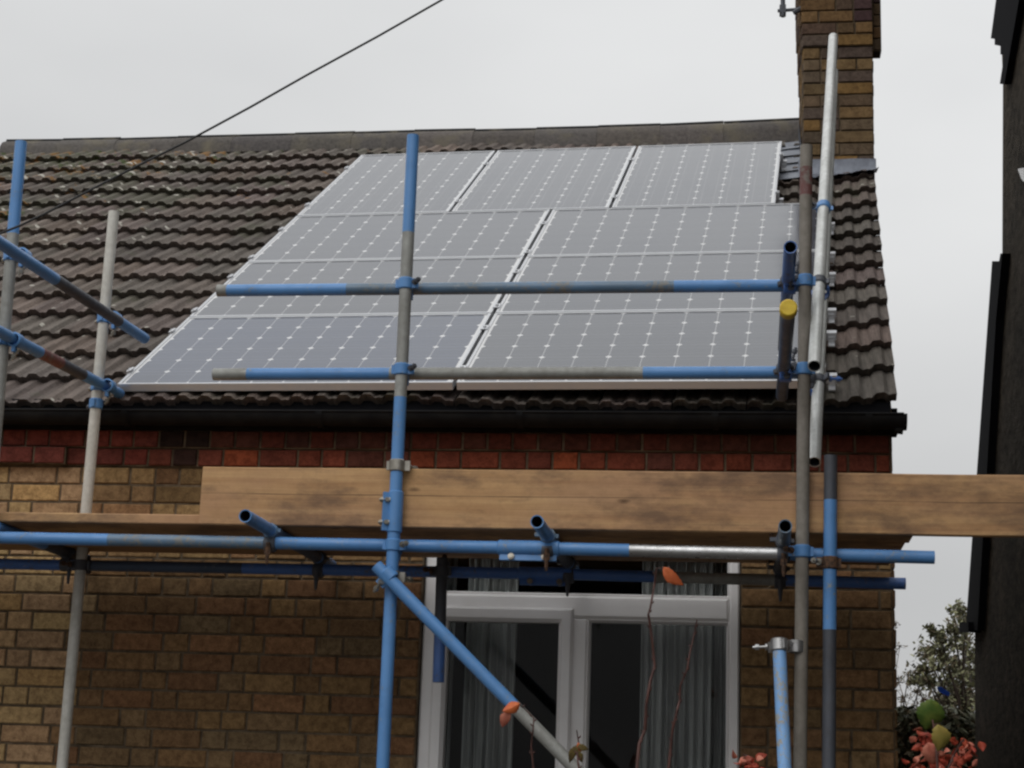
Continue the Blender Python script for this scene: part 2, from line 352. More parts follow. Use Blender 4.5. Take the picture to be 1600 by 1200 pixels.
# ------------------------------------------------------------------ house
house = empty('terraced_house', (-2, 0, 0), 'yellow brick house with brown ribbed tile roof, red brick eaves band and tall chimney', 'house')
def HP(o): # keep world position under an Empty that is only translated
    return o
def hbuild(mbx, name, mats, parent=house, **k):
    o = mbx.build(name, mats, None, **k)
    o.parent = parent
    root = parent
    while root.parent: root = root.parent
    # meshes are in world coordinates: undo the root's translation once, at the first level
    if parent is root: o.matrix_parent_inverse = Matrix.Translation(root.location).inverted()
    return o
GA = .08393; ZC = 2.423       # brick gauge and the height of one bed joint
winL = Y(661, 900, 0).x; winR = Y(1157, 900, 0).x; winT = ZC + GA * 4 ; winB = .12
XL = -6.2
def brickrow(mb, x0, x1, z, h, yf, colf, bond, T=None, minlen=.05, dep=.06, headers=False):
    """one course of chamfered bricks; T maps local (x, y, z) into the world"""
    T = T or (lambda x, y, z: (x, y, z))
    x = x0; k = bond
    first = minlen > .05
    while x < x1 - .01:
        L = .232 if k % 2 == 0 else .117
        if rnd() < .12: L = .232 if rnd() < .5 else .117
        if headers: L = .117 if rnd() < .9 else .175
        L += U(-.006, .006)
        if first: L = random.choice([.117, .175, .232]); first = False
        e = min(x + L, x1)
        if x1 - e < minlen: e = x1
        j = .0045
        a, b = x + j + U(0,.002), e - j - U(0,.002); c0, c1 = z + j + U(-.001,.002), z + h - j + U(-.002,.001)
        yy = yf + U(-.002, .003); ch = .004
        col = colf((a+b)/2, z)
        tw = U(-.0015, .0015)
        o = [T(a,yy+ch,c0),T(b,yy+ch+tw,c0+tw),T(b,yy+ch,c1+tw),T(a,yy+ch+tw,c1)]
        i = [T(a+ch,yy,c0+ch),T(b-ch,yy+tw,c0+ch+tw),T(b-ch,yy,c1-ch+tw),T(a+ch,yy+tw,c1-ch)]
        d = [T(a,yf+dep,c0),T(b,yf+dep,c0),T(b,yf+dep,c1),T(a,yf+dep,c1)]
        mb.faces(o+i+d, [(4,5,6,7),(0,1,5,4),(1,2,6,5),(2,3,7,6),(3,0,4,7),(8,9,1,0),(9,10,2,1),(10,11,3,2),(11,8,0,3)], 0, col)
        x = e; k += 1
def lerp(a, b, t): return tuple(p + (q-p)*t for p, q in zip(a, b))
SPLIT = Y(118, 1000, 0).x
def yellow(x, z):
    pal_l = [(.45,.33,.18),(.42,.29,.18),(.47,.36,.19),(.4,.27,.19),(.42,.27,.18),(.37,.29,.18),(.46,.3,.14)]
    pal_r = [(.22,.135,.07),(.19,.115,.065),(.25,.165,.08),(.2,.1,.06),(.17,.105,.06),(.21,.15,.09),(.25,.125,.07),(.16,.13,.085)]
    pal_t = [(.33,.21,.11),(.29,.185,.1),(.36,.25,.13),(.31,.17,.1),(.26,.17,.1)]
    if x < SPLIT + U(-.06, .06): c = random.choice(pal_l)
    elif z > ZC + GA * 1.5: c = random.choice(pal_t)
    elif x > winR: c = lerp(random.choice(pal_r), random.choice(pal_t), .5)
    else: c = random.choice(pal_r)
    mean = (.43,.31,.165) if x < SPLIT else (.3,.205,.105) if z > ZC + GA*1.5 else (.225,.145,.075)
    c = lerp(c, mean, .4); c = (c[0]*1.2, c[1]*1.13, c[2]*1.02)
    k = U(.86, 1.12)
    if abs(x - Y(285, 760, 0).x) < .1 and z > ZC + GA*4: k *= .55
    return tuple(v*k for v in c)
def redc(x, z):
    top = z > ZC + GA * 7.5
    c = random.choice([(.1,.035,.024),(.13,.036,.024),(.08,.033,.026),(.11,.04,.028)]) if top else random.choice([(.27,.065,.03),(.2,.052,.03),(.32,.078,.034),(.17,.047,.03),(.22,.055,.03),(.13,.045,.032)])
    if x < SPLIT + .3: c = random.choice([(.19,.045,.032),(.15,.04,.03)])
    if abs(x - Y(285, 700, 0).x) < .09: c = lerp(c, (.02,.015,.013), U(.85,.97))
    return vary(c, .85, 1.15)
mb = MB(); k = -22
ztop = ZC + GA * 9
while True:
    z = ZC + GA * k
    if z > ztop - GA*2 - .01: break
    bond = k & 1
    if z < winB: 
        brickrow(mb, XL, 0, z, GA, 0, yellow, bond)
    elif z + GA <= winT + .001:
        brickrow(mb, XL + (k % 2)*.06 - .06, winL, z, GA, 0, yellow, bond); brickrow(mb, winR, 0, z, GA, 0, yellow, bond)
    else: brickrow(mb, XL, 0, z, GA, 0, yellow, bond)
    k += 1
# mortar bed behind the brick faces, with the window opening left free
yb = .008
def quadxz(x0, x1, z0, z1, y, m): mb.poly([(x0,y,z0),(x1,y,z0),(x1,y,z1),(x0,y,z1)], m, (1,1,1))
quadxz(XL, winL, 0, ztop, yb, 1); quadxz(winR, 0, 0, ztop, yb, 1); quadxz(winL, winR, winT, ztop, yb, 1); quadxz(winL, winR, 0, winB, yb, 1)
# reveals, gable end and back
for x in (winL, winR): mb.poly([(x,yb,winB),(x,.3,winB),(x,.3,winT),(x,yb,winT)], 1, (1,1,1))
mb.poly([(winL,yb,winT),(winR,yb,winT),(winR,.3,winT),(winL,.3,winT)], 1, (1,1,1)); mb.poly([(winL,yb,winB),(winR,yb,winB),(winR,.3,winB),(winL,.3,winB)], 1, (1,1,1))
ridY = sc((0, 4.565, 0)).y; ridZ = roof_z(ridY)
gb = [(0,.06,0),(.21,ridY,0),(.32,2*ridY,0),(.32,2*ridY,ztop),(.21,ridY,ridZ-.05),(0,.06,ztop)]
mb.poly(gb, 1, (1,1,1)); mb.poly([(XL,.06,0),(XL,2*ridY,0),(XL,2*ridY,ztop),(XL,ridY,ridZ-.05),(XL,.06,ztop)], 1, (1,1,1)); mb.poly([(XL,2*ridY,0),(.32,2*ridY,0),(.32,2*ridY,ztop),(XL,2*ridY,ztop)], 1, (1,1,1))
gz = 0
while gz < ztop:   # gable-end bricks
    brickrow(mb, .02, 2*ridY*.98, gz, GA, 0, yellow, int(gz/GA) & 1, T=lambda x,y,z: (x*.0459 + .012 - y, x + .0, z) )
    gz += GA
hbuild(mb, 'brick_wall', [M_brick, M_mortar])
mb = MB()
for k in (7, 8):
    off = -.018 if k == 7 else -.03
    brickrow(mb, XL, .0, ZC + GA*k, GA, off, redc, k & 1, headers=True)
    mb.box((XL, off + .012, ZC + GA*k + .001), (0, yb - .002, ZC + GA*(k+1) - .001), 1, (1,1,1))
xs = Y(108, 720, 0).x
brickrow(mb, XL, xs, ZC + GA*7, GA, -.055, redc, 0); mb.box((XL, -.045, ZC+GA*7+.002), (xs-.001, -.012, ZC+GA*8-.004), 1, (1,1,1))
hbuild(mb, 'red_brick_band', [M_brick, M_mortar])

# roof tiles
eY = sc((0,.18,0)).y - .02; eY = -.085
slope = V((0, math.cos(TH), math.sin(TH)))
GAUGE = .317; ROLL = .107; TW = ROLL*3
def verge_x(y): return Y(1403, 640, eY).x + .047 * (y - eY) - .005
def lift(x, y):
    vx = verge_x(y); d = max(0, 1 - (vx - x)/.55); return .035*d*d + .012*math.sin(x*2.1+.5) + .006*math.sin(x*5+y*2)
def prof(q): # q in 0..1 across one rib: flat topped roll, steep sides, pan with a faint lip
    def sm(a, b, x): t_ = min(1, max(0, (x-a)/(b-a))); return t_*t_*(3-2*t_)
    return .018*(sm(0, .16, q) - sm(.46, .68, q)) + .003*math.exp(-((q-.84)/.05)**2)
mb = MB()
eave = V((0, eY, roof_z(eY)))
ncr = int((ridY - eY)/math.cos(TH)/GAUGE) + 1
tcols = [(.1,.084,.074),(.115,.095,.083),(.09,.078,.07),(.118,.093,.08),(.1,.088,.078),(.108,.087,.08)]
SEG = 12
for c in range(ncr + 1):
    s0 = c*GAUGE - .02
    if c == 0: s0 -= .028
    xr = verge_x(eY) + .047*s0*math.cos(TH)
    nt_ = int((xr - XL)/TW) + 1
    for k in range(nt_):
        x1 = xr - k*TW + U(-.0015,.0015); x0 = x1 - TW + .004 + U(0,.002)
        s_top = min(c*GAUGE - .02 + GAUGE + .04, (ridY - eY)/math.cos(TH) + .02)
        if s_top - s0 < .06: continue
        col = vary(random.choice(tcols), .82, 1.18); ds = U(-.005,.005); dl = U(-.004,.004); tilt = U(-.003,.003)
        n = SEG*3; top = []; bot = []; up = []
        for i in range(n+1):
            f = i/n; x = x0 + (x1-x0)*f; q = (f*3) % 1.0 if i < n else .0
            h = prof(q if i < n else .999) if i else prof(0)
            sx = .047*math.cos(TH)
            base = eave + slope*(s0+ds) + V((x,0,0)); l = lift(x, base.y)
            a = base + NR*(h + .043 + dl + tilt*f); b = base + slope*.022 + NR*(h + .004 + dl)
            base2 = eave + slope*s_top + V((x + sx*(s_top - s0), 0, 0))
            l2 = lift(x, base2.y)
            d = base2 + NR*(h + .002)
            a.z += l; b.z += l; d.z += l2; top.append(a); bot.append(b); up.append(d)
        i0 = len(mb.v); mb.v += [tuple(p) for p in top + up + bot]
        for i in range(n):
            for f in ((i0+i, i0+i+1, i0+n+1+i+1, i0+n+1+i), (i0+2*(n+1)+i, i0+2*(n+1)+i+1, i0+i+1, i0+i)):
                mb.f.append(f); mb.m.append(0); mb.c.append(col); mb.uv.append(None)
        # closed tile sides
        m_ = n+1
        for i in (0, n): mb.f.append((i0+i, i0+m_+i, i0+2*m_+i)); mb.m.append(0); mb.c.append(col); mb.uv.append(None)
# underlay so that no light comes through
u0 = eave - NR*.02; u1 = V((0, ridY, ridZ)) - NR*.02
mb.poly([(XL,u0.y,u0.z),(verge_x(eY)-.02,u0.y,u0.z),(verge_x(ridY)-.02,u1.y,u1.z),(XL,u1.y,u1.z)], 1, (1,1,1))
mb.poly([(XL,u1.y,u1.z),(verge_x(ridY)-.02,u1.y,u1.z),(.36,2*ridY+.1,ztop+.05),(XL,2*ridY+.1,ztop+.05)], 0, (.11,.095,.085))
hbuild(mb, 'tile_roof', [M_tile, M_mortar], smooth=True)
# ridge tiles, following the sag seen in the photograph
mb = MB()
topline = [(-60,223),(0,222),(130,221),(260,217),(500,211),(645,207),(800,204),(1000,199),(1130,193),(1262,186)]
def ridge_top(u):
    for (a, b), (c, d) in zip(topline, topline[1:]):
        if a <= u <= c: return b + (d-b)*(u-a)/(c-a)
    return topline[-1][1]
x = XL; chim_x0 = Y(1254, 200, sc((0,3.6,0)).y).x
kx = 0
while x < chim_x0 + .1:
    x2 = min(x + .45, chim_x0 + .15)
    if chim_x0 + .15 - x2 < .3: x2 = chim_x0 + .15
    col = vary(random.choice([(.115,.103,.097),(.105,.095,.092),(.12,.105,.095)]), .8, 1.2)
    dz = U(-.006,.006)
    rings = []
    for xx in (x + .001, x2 - .001):
        pu = proj(V((xx, ridY, ridZ)))[0]
        zt = Y(min(max(pu,-60),1262), ridge_top(min(max(pu,-60),1262)), ridY + .1).z + dz
        zb = ridZ - .01
        h = zt - zb
        ring = []
        for i in range(9):
            a = math.pi*i/8
            ring.append(V((xx, ridY + .12 - .155*math.cos(a), zb - .0 + h*math.sin(a)**.75)))
        rings.append(ring)
    a, b = rings
    i0 = len(mb.v); mb.v += [tuple(p) for p in a + b]
    for i in range(8): mb.f.append((i0+i, i0+i+1, i0+9+i+1, i0+9+i)); mb.m.append(0); mb.c.append(col); mb.uv.append(None)
    mb.poly(a, 0, col); mb.poly(list(reversed(b)), 0, col)
    mb.tube([(a[3]+a[4])/2 + V((0,0,.004)), (b[3]+b[4])/2 + V((0,0,.004))], .02, 8, col=(.025,.025,.027))
    x = x2; kx += 1
mb.box((XL, ridY-.02, ridZ-.1), (chim_x0+.1, ridY+.24, ridZ+.06), 0, (.15,.13,.11))
hbuild(mb, 'ridge_tiles', [M_ridge], smooth=True)

# fascia and gutter
gt = Y(700, 641, eY - .06).z - .0; 
gy = eY - .045
gr = .052
gxr = Y(1411, 655, gy).x
mb = MB(); mb.box((XL, -.006-.03, ZC + GA*9 - .0), (.03, .04, eave.z + .012)); hbuild(mb, 'fascia_board', M_black)
def gutter_z(x): return Y(700, 650, gy).z
gz0 = Y(700, 644, gy - .04).z
mb = MB(); n = 12
segs = [XL, -4.6, -2.5, -.9, gxr]
for a, b in zip(segs, segs[1:]):
    for rr in (gr, gr - .004):
        i0 = len(mb.v)
        for xx in (a, b):
            for i in range(n+1):
                t_ = math.pi*i/n; mb.v.append((xx, gy - rr*math.cos(t_), gz0 - rr*1.12*math.sin(t_)))
        for i in range(n): mb.f.append((i0+i, i0+i+1, i0+n+2+i, i0+n+1+i)); mb.m.append(0); mb.c.append(None); mb.uv.append(None)
    for sy in (-1, 1): mb.tube([(a, gy + sy*gr, gz0), (b, gy + sy*gr, gz0)], .006, 6)
gut = hbuild(mb, 'gutter', M_black, smooth=True)
mb = MB(); mb.box((XL, gy+.02, gz0-.03), (verge_x(eY)-.03, gy+.055, eave.z + .022)); hbuild(mb, 'eaves_strip', M_barge)
mb = MB()
mb.faces([(gxr, gy - (gr+.003)*math.cos(math.pi*i/n), gz0 - (gr+.003)*1.12*math.sin(math.pi*i/n)) for i in range(n+1)] + [(gxr+.014, gy - (gr+.003)*math.cos(math.pi*i/n), gz0 - (gr+.003)*1.12*math.sin(math.pi*i/n)) for i in range(n+1)],
         [(i, i+1, n+2+i, n+1+i) for i in range(n)] + [tuple(range(n, -1, -1)), tuple(range(n+1, 2*n+2))])
mb.tube([(gxr-.035, gy, gz0-.055), (gxr+.0, gy, gz0-.06)], .02, 10)
hbuild(mb, 'end_stop', M_black, parent=gut)
for bx in (-5.2, -4.3, -3.4, -2.5, -1.6, -.75, -.1):
    mb = MB(); i0 = 0; pts = []
    for xx in (bx-.014, bx+.014):
        for i in range(n+1): pts.append((xx, gy - (gr+.006)*math.cos(math.pi*i/n), gz0 - (gr+.005)*1.12*math.sin(math.pi*i/n)))
    mb.faces(pts, [(i, i+1, n+2+i, n+1+i) for i in range(n)])
    mb.box((bx-.013, gy+gr, gz0-.05), (bx+.013, .0-.038, gz0+.01))
    hbuild(mb, 'gutter_bracket', M_black, parent=gut)

# chimney
cy = sc((0, 3.6, 0)).y
cx0 = Y(1254.5, 200, cy).x; cx1 = Y(1366.5, 200, cy).x
cz0 = roof_z(cy) - .2; cdep = .85
def chc(x, z):
    c = random.choice([(.25,.165,.08),(.19,.14,.09),(.22,.15,.08),(.16,.12,.085),(.3,.18,.07),(.19,.135,.085),(.14,.105,.085)])
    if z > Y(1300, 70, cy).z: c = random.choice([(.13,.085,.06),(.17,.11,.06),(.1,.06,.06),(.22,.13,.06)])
    return vary(c, .85, 1.15)
mb = MB()
zc = Y(1300, 262, cy).z - GA*3; k = 0
corb = Y(1300, 80, cy).z
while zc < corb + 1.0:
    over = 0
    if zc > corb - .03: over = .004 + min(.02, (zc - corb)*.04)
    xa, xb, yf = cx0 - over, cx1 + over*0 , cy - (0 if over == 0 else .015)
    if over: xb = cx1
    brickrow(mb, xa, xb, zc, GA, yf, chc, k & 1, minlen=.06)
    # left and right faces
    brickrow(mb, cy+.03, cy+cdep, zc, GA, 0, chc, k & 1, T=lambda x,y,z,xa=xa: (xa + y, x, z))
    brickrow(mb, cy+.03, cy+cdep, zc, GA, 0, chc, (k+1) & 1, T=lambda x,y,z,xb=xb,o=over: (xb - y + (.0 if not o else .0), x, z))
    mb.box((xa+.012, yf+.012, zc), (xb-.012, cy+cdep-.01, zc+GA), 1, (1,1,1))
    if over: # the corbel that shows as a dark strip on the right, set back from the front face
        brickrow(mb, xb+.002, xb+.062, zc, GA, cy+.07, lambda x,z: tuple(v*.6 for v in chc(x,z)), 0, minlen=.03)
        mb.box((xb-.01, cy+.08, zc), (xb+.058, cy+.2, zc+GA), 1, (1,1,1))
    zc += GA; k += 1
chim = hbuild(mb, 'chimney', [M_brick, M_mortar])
# lead flashing: apron at the front, soakers on the left
mb = MB()
za, zb = Y(1310, 249, cy).z, Y(1310, 278, cy-.02).z
fl = [cx0-.005, cx1+.004]
def bumpy(pts_fn, nn, mmat=0):
    pass
rows = []
for r_, (yy, zz) in enumerate([(cy-.008, za), (cy-.012, (za+zb)/2), (cy-.022, zb+.03), (cy-.17, roof_z(cy-.17)+.082)]):
    row = []
    for i in range(25):
        f = i/24; x = cx0 - .03 + (cx1 - cx0 + .03 + (.012 if r_ > 2 else .006))*f
        w_ = lift(x, yy) + .004*math.sin(f*math.pi*2*((cx1-cx0)/ROLL)) if r_ == 3 else .003*noise.noise(V((x*9, r_, 0)))
        row.append(V((x, yy, zz + w_ + (U(-.006,.006) if r_ == 3 else 0) + (.01 if r_ == 3 else 0))))
    rows.append(row)
i0 = 0; pts = [p for r_ in rows for p in r_]
mb.faces(pts, [(r_*25+i, r_*25+i+1, (r_+1)*25+i+1, (r_+1)*25+i) for r_ in range(3) for i in range(24)])
# left soakers on the roof beside the stack
for k in range(5):
    ya = cy - .12 + k*.17
    p = [(cx0-.16+U(-.02,.02), ya, roof_z(ya)+.058), (cx0-.006, ya, roof_z(ya)+.075), (cx0-.006, ya+.2, roof_z(ya+.2)+.06), (cx0-.15, ya+.2, roof_z(ya+.2)+.045)]
    mb.poly(p); mb.poly([p[1], p[2], (cx0-.006, ya+.2, roof_z(ya+.2)+.2), (cx0-.006, ya, roof_z(ya)+.2)])
hbuild(mb, 'lead_flashing', M_lead, parent=chim, smooth=True)
# aerial bracket on the stack
m0 = Y(1223, -10, cy+.03); ab = empty('aerial_bracket', Y(1223, 15, cy+.03), 'small dark metal aerial bracket fixed to the left side of the chimney', 'aerial bracket')
def ebuild(mbx, name, mats, root, **k):
    o = mbx.build(name, mats, None, **k); o.parent = root; o.matrix_parent_inverse = Matrix.Translation(root.location).inverted(); return o
mb = MB(); mb.tube([Y(1215,17,cy+.03), Y(1254,14,cy+.03)], .012, 8); mb.tube([Y(1240,20,cy+.03), Y(1252,13,cy+.03)], .018, 8); ebuild(mb, 'bracket_arm', M_dark, ab)
mb = MB(); mb.tube([Y(1223.5,26,cy+.005), Y(1222.5,-60,cy+.005)], .016, 10); ebuild(mb, 'mast', M_dark, ab)
mb = MB(); mb.box(tuple(Y(1218,21,cy+.01)-V((0,.02,0))), tuple(Y(1228,12,cy+.04)+V((0,.02,0)))); ebuild(mb, 'clamp', M_dark, ab)

# ------------------------------------------------------------------ window
fy = .03
def Wp(u, v, y=fy): return Y(u, v, y)
zt1, zt0 = Y(900, 930, fy).z, Y(900, 966, fy).z      # transom
def bar(mb, x0, x1, z0, z1, y0, y1, ch=.008):
    o = [(x0,y0+ch,z0),(x1,y0+ch,z0),(x1,y0+ch,z1),(x0,y0+ch,z1)]; i = [(x0+ch,y0,z0+ch),(x1-ch,y0,z0+ch),(x1-ch,y0,z1-ch),(x0+ch,y0,z1-ch)]
    b = [(x0,y1,z0),(x1,y1,z0),(x1,y1,z1),(x0,y1,z1)]
    mb.faces(o+i+b, [(4,5,6,7),(0,1,5,4),(1,2,6,5),(2,3,7,6),(3,0,4,7),(8,9,1,0),(9,10,2,1),(10,11,3,2),(11,8,0,3)])
jl1 = Y(690, 910, fy).x; jr0 = Y(1140, 910, fy).x
mux0, mux1 = Y(889, 1060, fy-.01).x, Y(916, 1060, fy).x
fx0, fx1 = winL + .004, winR - .004
mb = MB(); bar(mb, fx0, jl1, winB+.07, winT-.075, fy, fy+.07); bar(mb, jr0, fx1, winB+.07, winT-.075, fy, fy+.07)
bar(mb, fx0, fx1, winT-.075, winT-.004, fy+.0, fy+.07); bar(mb, fx0, fx1, winB+.002, winB+.07, fy, fy+.07)
win = hbuild(mb, 'window', M_upvc)
mb = MB(); bar(mb, jl1+.001, jr0-.001, zt0, zt1, fy-.004, fy+.066, .012); hbuild(mb, 'transom', M_upvc, parent=win)
mb = MB(); bar(mb, mux0, mux1, winB+.072, zt0-.001, fy-.002, fy+.066, .008); hbuild(mb, 'mullion', M_upvc, parent=win)
# opening casement on the left, proud of the frame
sx0, sx1 = Y(672, 1000, fy-.02).x, Y(903, 1060, fy-.02).x
sx1 = mux0 + .012
sz1 = Y(790, 949, fy-.02).z; sz0 = winB + .09; sw = .062
mb = MB()
ox0, ox1, oz0, oz1 = jl1-.022, sx1, sz0, sz1
def mitre(mb, X0, X1, Z0, Z1, w_, y0, y1, ch=.01):
    A = [(X0,Z0),(X1,Z0),(X1,Z1),(X0,Z1)]; B = [(X0+w_,Z0+w_),(X1-w_,Z0+w_),(X1-w_,Z1-w_),(X0+w_,Z1-w_)]
    C_ = [(X0+ch,Z0+ch),(X1-ch,Z0+ch),(X1-ch,Z1-ch),(X0+ch,Z1-ch)]; D = [(X0+w_-ch*1.6,Z0+w_-ch*1.6),(X1-w_+ch*1.6,Z0+w_-ch*1.6),(X1-w_+ch*1.6,Z1-w_+ch*1.6),(X0+w_-ch*1.6,Z1-w_+ch*1.6)]
    for i in range(4):
        j = (i+1) % 4
        P3 = lambda q, y: (q[0], y, q[1])
        mb.poly([P3(A[i],y1),P3(A[j],y1),P3(A[j],y0+ch),P3(A[i],y0+ch)]); mb.poly([P3(A[i],y0+ch),P3(A[j],y0+ch),P3(C_[j],y0),P3(C_[i],y0)])
        mb.poly([P3(C_[i],y0),P3(C_[j],y0),P3(D[j],y0),P3(D[i],y0)]); mb.poly([P3(D[i],y0),P3(D[j],y0),P3(B[j],y0+.02),P3(B[i],y0+.02)]); mb.poly([P3(B[i],y0+.02),P3(B[j],y0+.02),P3(B[j],y1),P3(B[i],y1)])
mitre(mb, ox0, ox1, oz0, oz1, sw, fy-.03, fy+.05)
hbuild(mb, 'casement', M_upvc, parent=win)
mb = MB(); mitre(mb, mux1-.002, jr0+.002, winB+.072, zt0+.001, .016, fy+.004, fy+.05, .006); mitre(mb, jl1-.002, jr0+.002, zt1-.001, winT-.074, .012, fy+.006, fy+.05, .005)
hbuild(mb, 'glazing_bead', M_upvc, parent=win)
for x0, x1, z0, z1 in ((ox0+.05, ox1-.05, oz0+.05, oz1-.05), (mux1, jr0, winB+.08, zt0), (jl1, jr0, zt1, winT-.08)):
    mb = MB(); mb.poly([(x0,fy+.03,z0),(x1,fy+.03,z0),(x1,fy+.03,z1),(x0,fy+.03,z1)]); mb.poly([(x0,fy+.036,z1),(x1,fy+.036,z1),(x1,fy+.036,z0),(x0,fy+.036,z0)])
    hbuild(mb, 'pane', M_glass, parent=win)
# the room behind
mb = MB(); rx0, rx1 = winL-.6, winR-.0+.1
q = [(rx0,.3,0),(rx1,.3,0),(rx1,3.2,0),(rx0,3.2,0)]; tt = [(a,b,2.75) for a,b,_ in q]
mb.poly(q); mb.poly(list(reversed(tt))); mb.poly([q[1],q[2],tt[2],tt[1]]); mb.poly([q[3],q[0],tt[0],tt[3]]); mb.poly([q[2],q[3],tt[3],tt[2]])
mb.box((winL+1.1, 3.0, 1.2), (winL+1.9, 3.19, 1.9)); mb.box((winL+.55, 2.2, 0), (winL+.95, 2.6, 1.95))
hbuild(mb, 'room_walls', M_room)
def curtain(u0, u1, label, y=.2, amp=.02, waves=7, top=winT-.02):
    x0, x1 = Y(u0, 1060, y).x, Y(u1, 1060, y).x; n = 90; root = MB()
    pts = []
    zs = [winB+.05, 1.2, 1.8, top]
    for j, z in enumerate(zs):
        for i in range(n+1):
            f = i/n; ph = f*waves*2*math.pi
            pts.append((x0 + (x1-x0)*f*(1+.02*j), y + amp*(.5+.8*abs(math.sin(f*5+x0)))*math.sin(ph + 1.6*math.sin(4.3*f+j*.4+x0)) + amp*.4*math.sin(ph*1.7+j*.3), z))
    root.faces(pts, [(j*(n+1)+i, j*(n+1)+i+1, (j+1)*(n+1)+i+1, (j+1)*(n+1)+i) for j in range(3) for i in range(n)])
    o = root.build('curtain', M_curt, smooth=True)
    so_ = o.modifiers.new('thick', 'SOLIDIFY'); so_.thickness = .004
    return tag(o, label, 'curtain', 'curtains behind the white window')
curtain(728, 802, 'grey pleated curtain behind the left casement of the white window')
curtain(1002, 1106, 'wide grey pleated curtain hanging behind the right hand pane', waves=9)
curtain(1112, 1140, 'narrow dark strip of curtain at the extreme right edge of the window', waves=3, y=.26)
curtain(676, 706, 'narrow grey curtain at the extreme left edge of the window', waves=3, y=.26)

# ------------------------------------------------------------------ solar panels
def hexq(mb, pts, o0, o1, m=0):  # pts: four (a, s); a slab between two offsets above the panel plane
    mb.hexa([PP(a, s, o0) for a, s in pts], [PP(a, s, o1) for a, s in pts], m)
FT = .036
def solar_panel(a0, s0, a1, s1, nu, nv, m, label):
    g = PP(a0, s0); o = empty('solar_panel', g, label, 'solar panel', 'solar panels on the tiled roof')
    mb = MB(); fw = .014
    A = [(a0,s0),(a1,s0),(a1,s1),(a0,s1)]; B = [(a0+fw,s0+fw),(a1-fw,s0+fw),(a1-fw,s1-fw),(a0+fw,s1-fw)]
    for i in range(4):
        j = (i+1) % 4
        mb.poly([PP(*A[i],0),PP(*A[j],0),PP(*B[j],0),PP(*B[i],0)])
        mb.poly([PP(*A[i],-FT),PP(*A[j],-FT),PP(*A[j],0),PP(*A[i],0)])
        mb.poly([PP(*B[i],0),PP(*B[j],0),PP(*B[j],-.006),PP(*B[i],-.006)])
        mb.poly([PP(*B[j],-FT),PP(*B[i],-FT),PP(*A[i],-FT),PP(*A[j],-FT)])
    ebuild(mb, 'frame', M_alu, o)
    mb = MB(); K = 8; mgu, mgv = (.027, .017) if nu > nv else (.024, .02)
    for i in range(K):
        for j in range(K):
            q = []; uv = []
            for di, dj in ((0,0),(1,0),(1,1),(0,1)):
                fu, fv = (i+di)/K, (j+dj)/K
                a = a0+fw + (a1-a0-2*fw)*fu; s = s0+fw + (s1-s0-2*fw)*fv
                q.append(PP(a, s, -.004)); uv.append(((a-a0-mgu)/(a1-a0-2*mgu)*nu, (s-s0-mgv)/(s1-s0-2*mgv)*nv))
            mb.poly(q, 0, None, uv)
    q = [PP(a0+fw,s0+fw,-.012),PP(a0+fw,s1-fw,-.012),PP(a1-fw,s1-fw,-.012),PP(a1-fw,s0+fw,-.012)]; mb.poly(q, 1)
    ebuild(mb, 'cell_glass', [m, M_black], o)
    return o
rowname = ['bottom', 'middle', 'third, uppermost']
for r_ in range(3):
    nm = ['bottom row above the gutter', 'middle of the three wide rows', 'wide row just below the upright panels'][r_]
    for c_ in range(2):
        a0 = 0 if c_ == 0 else 1.66; a1 = a0 + 1.64
        lab = 'wide solar panel, %s one in the %s' % ('left' if c_ == 0 else 'right', nm)
        if r_ == 0 and c_ == 0: lab = 'sky-tinted wide solar panel, at the bottom left corner of the array above the gutter'
        solar_panel(a0, r_*1.002 + (.0 if r_ == 0 else 0), a1, r_*1.002 + .992, 10, 6, M_cellB if (r_ == 0 and c_ == 0) else M_cellL, lab)
for c_ in range(3):
    a0 = c_*1.012
    solar_panel(a0, 3.012, a0+.992, 4.652, 6, 10, M_cellP, 'upright solar panel under the ridge, ' + ['left one of three', 'middle one of three', 'right one of three, nearest the chimney'][c_])
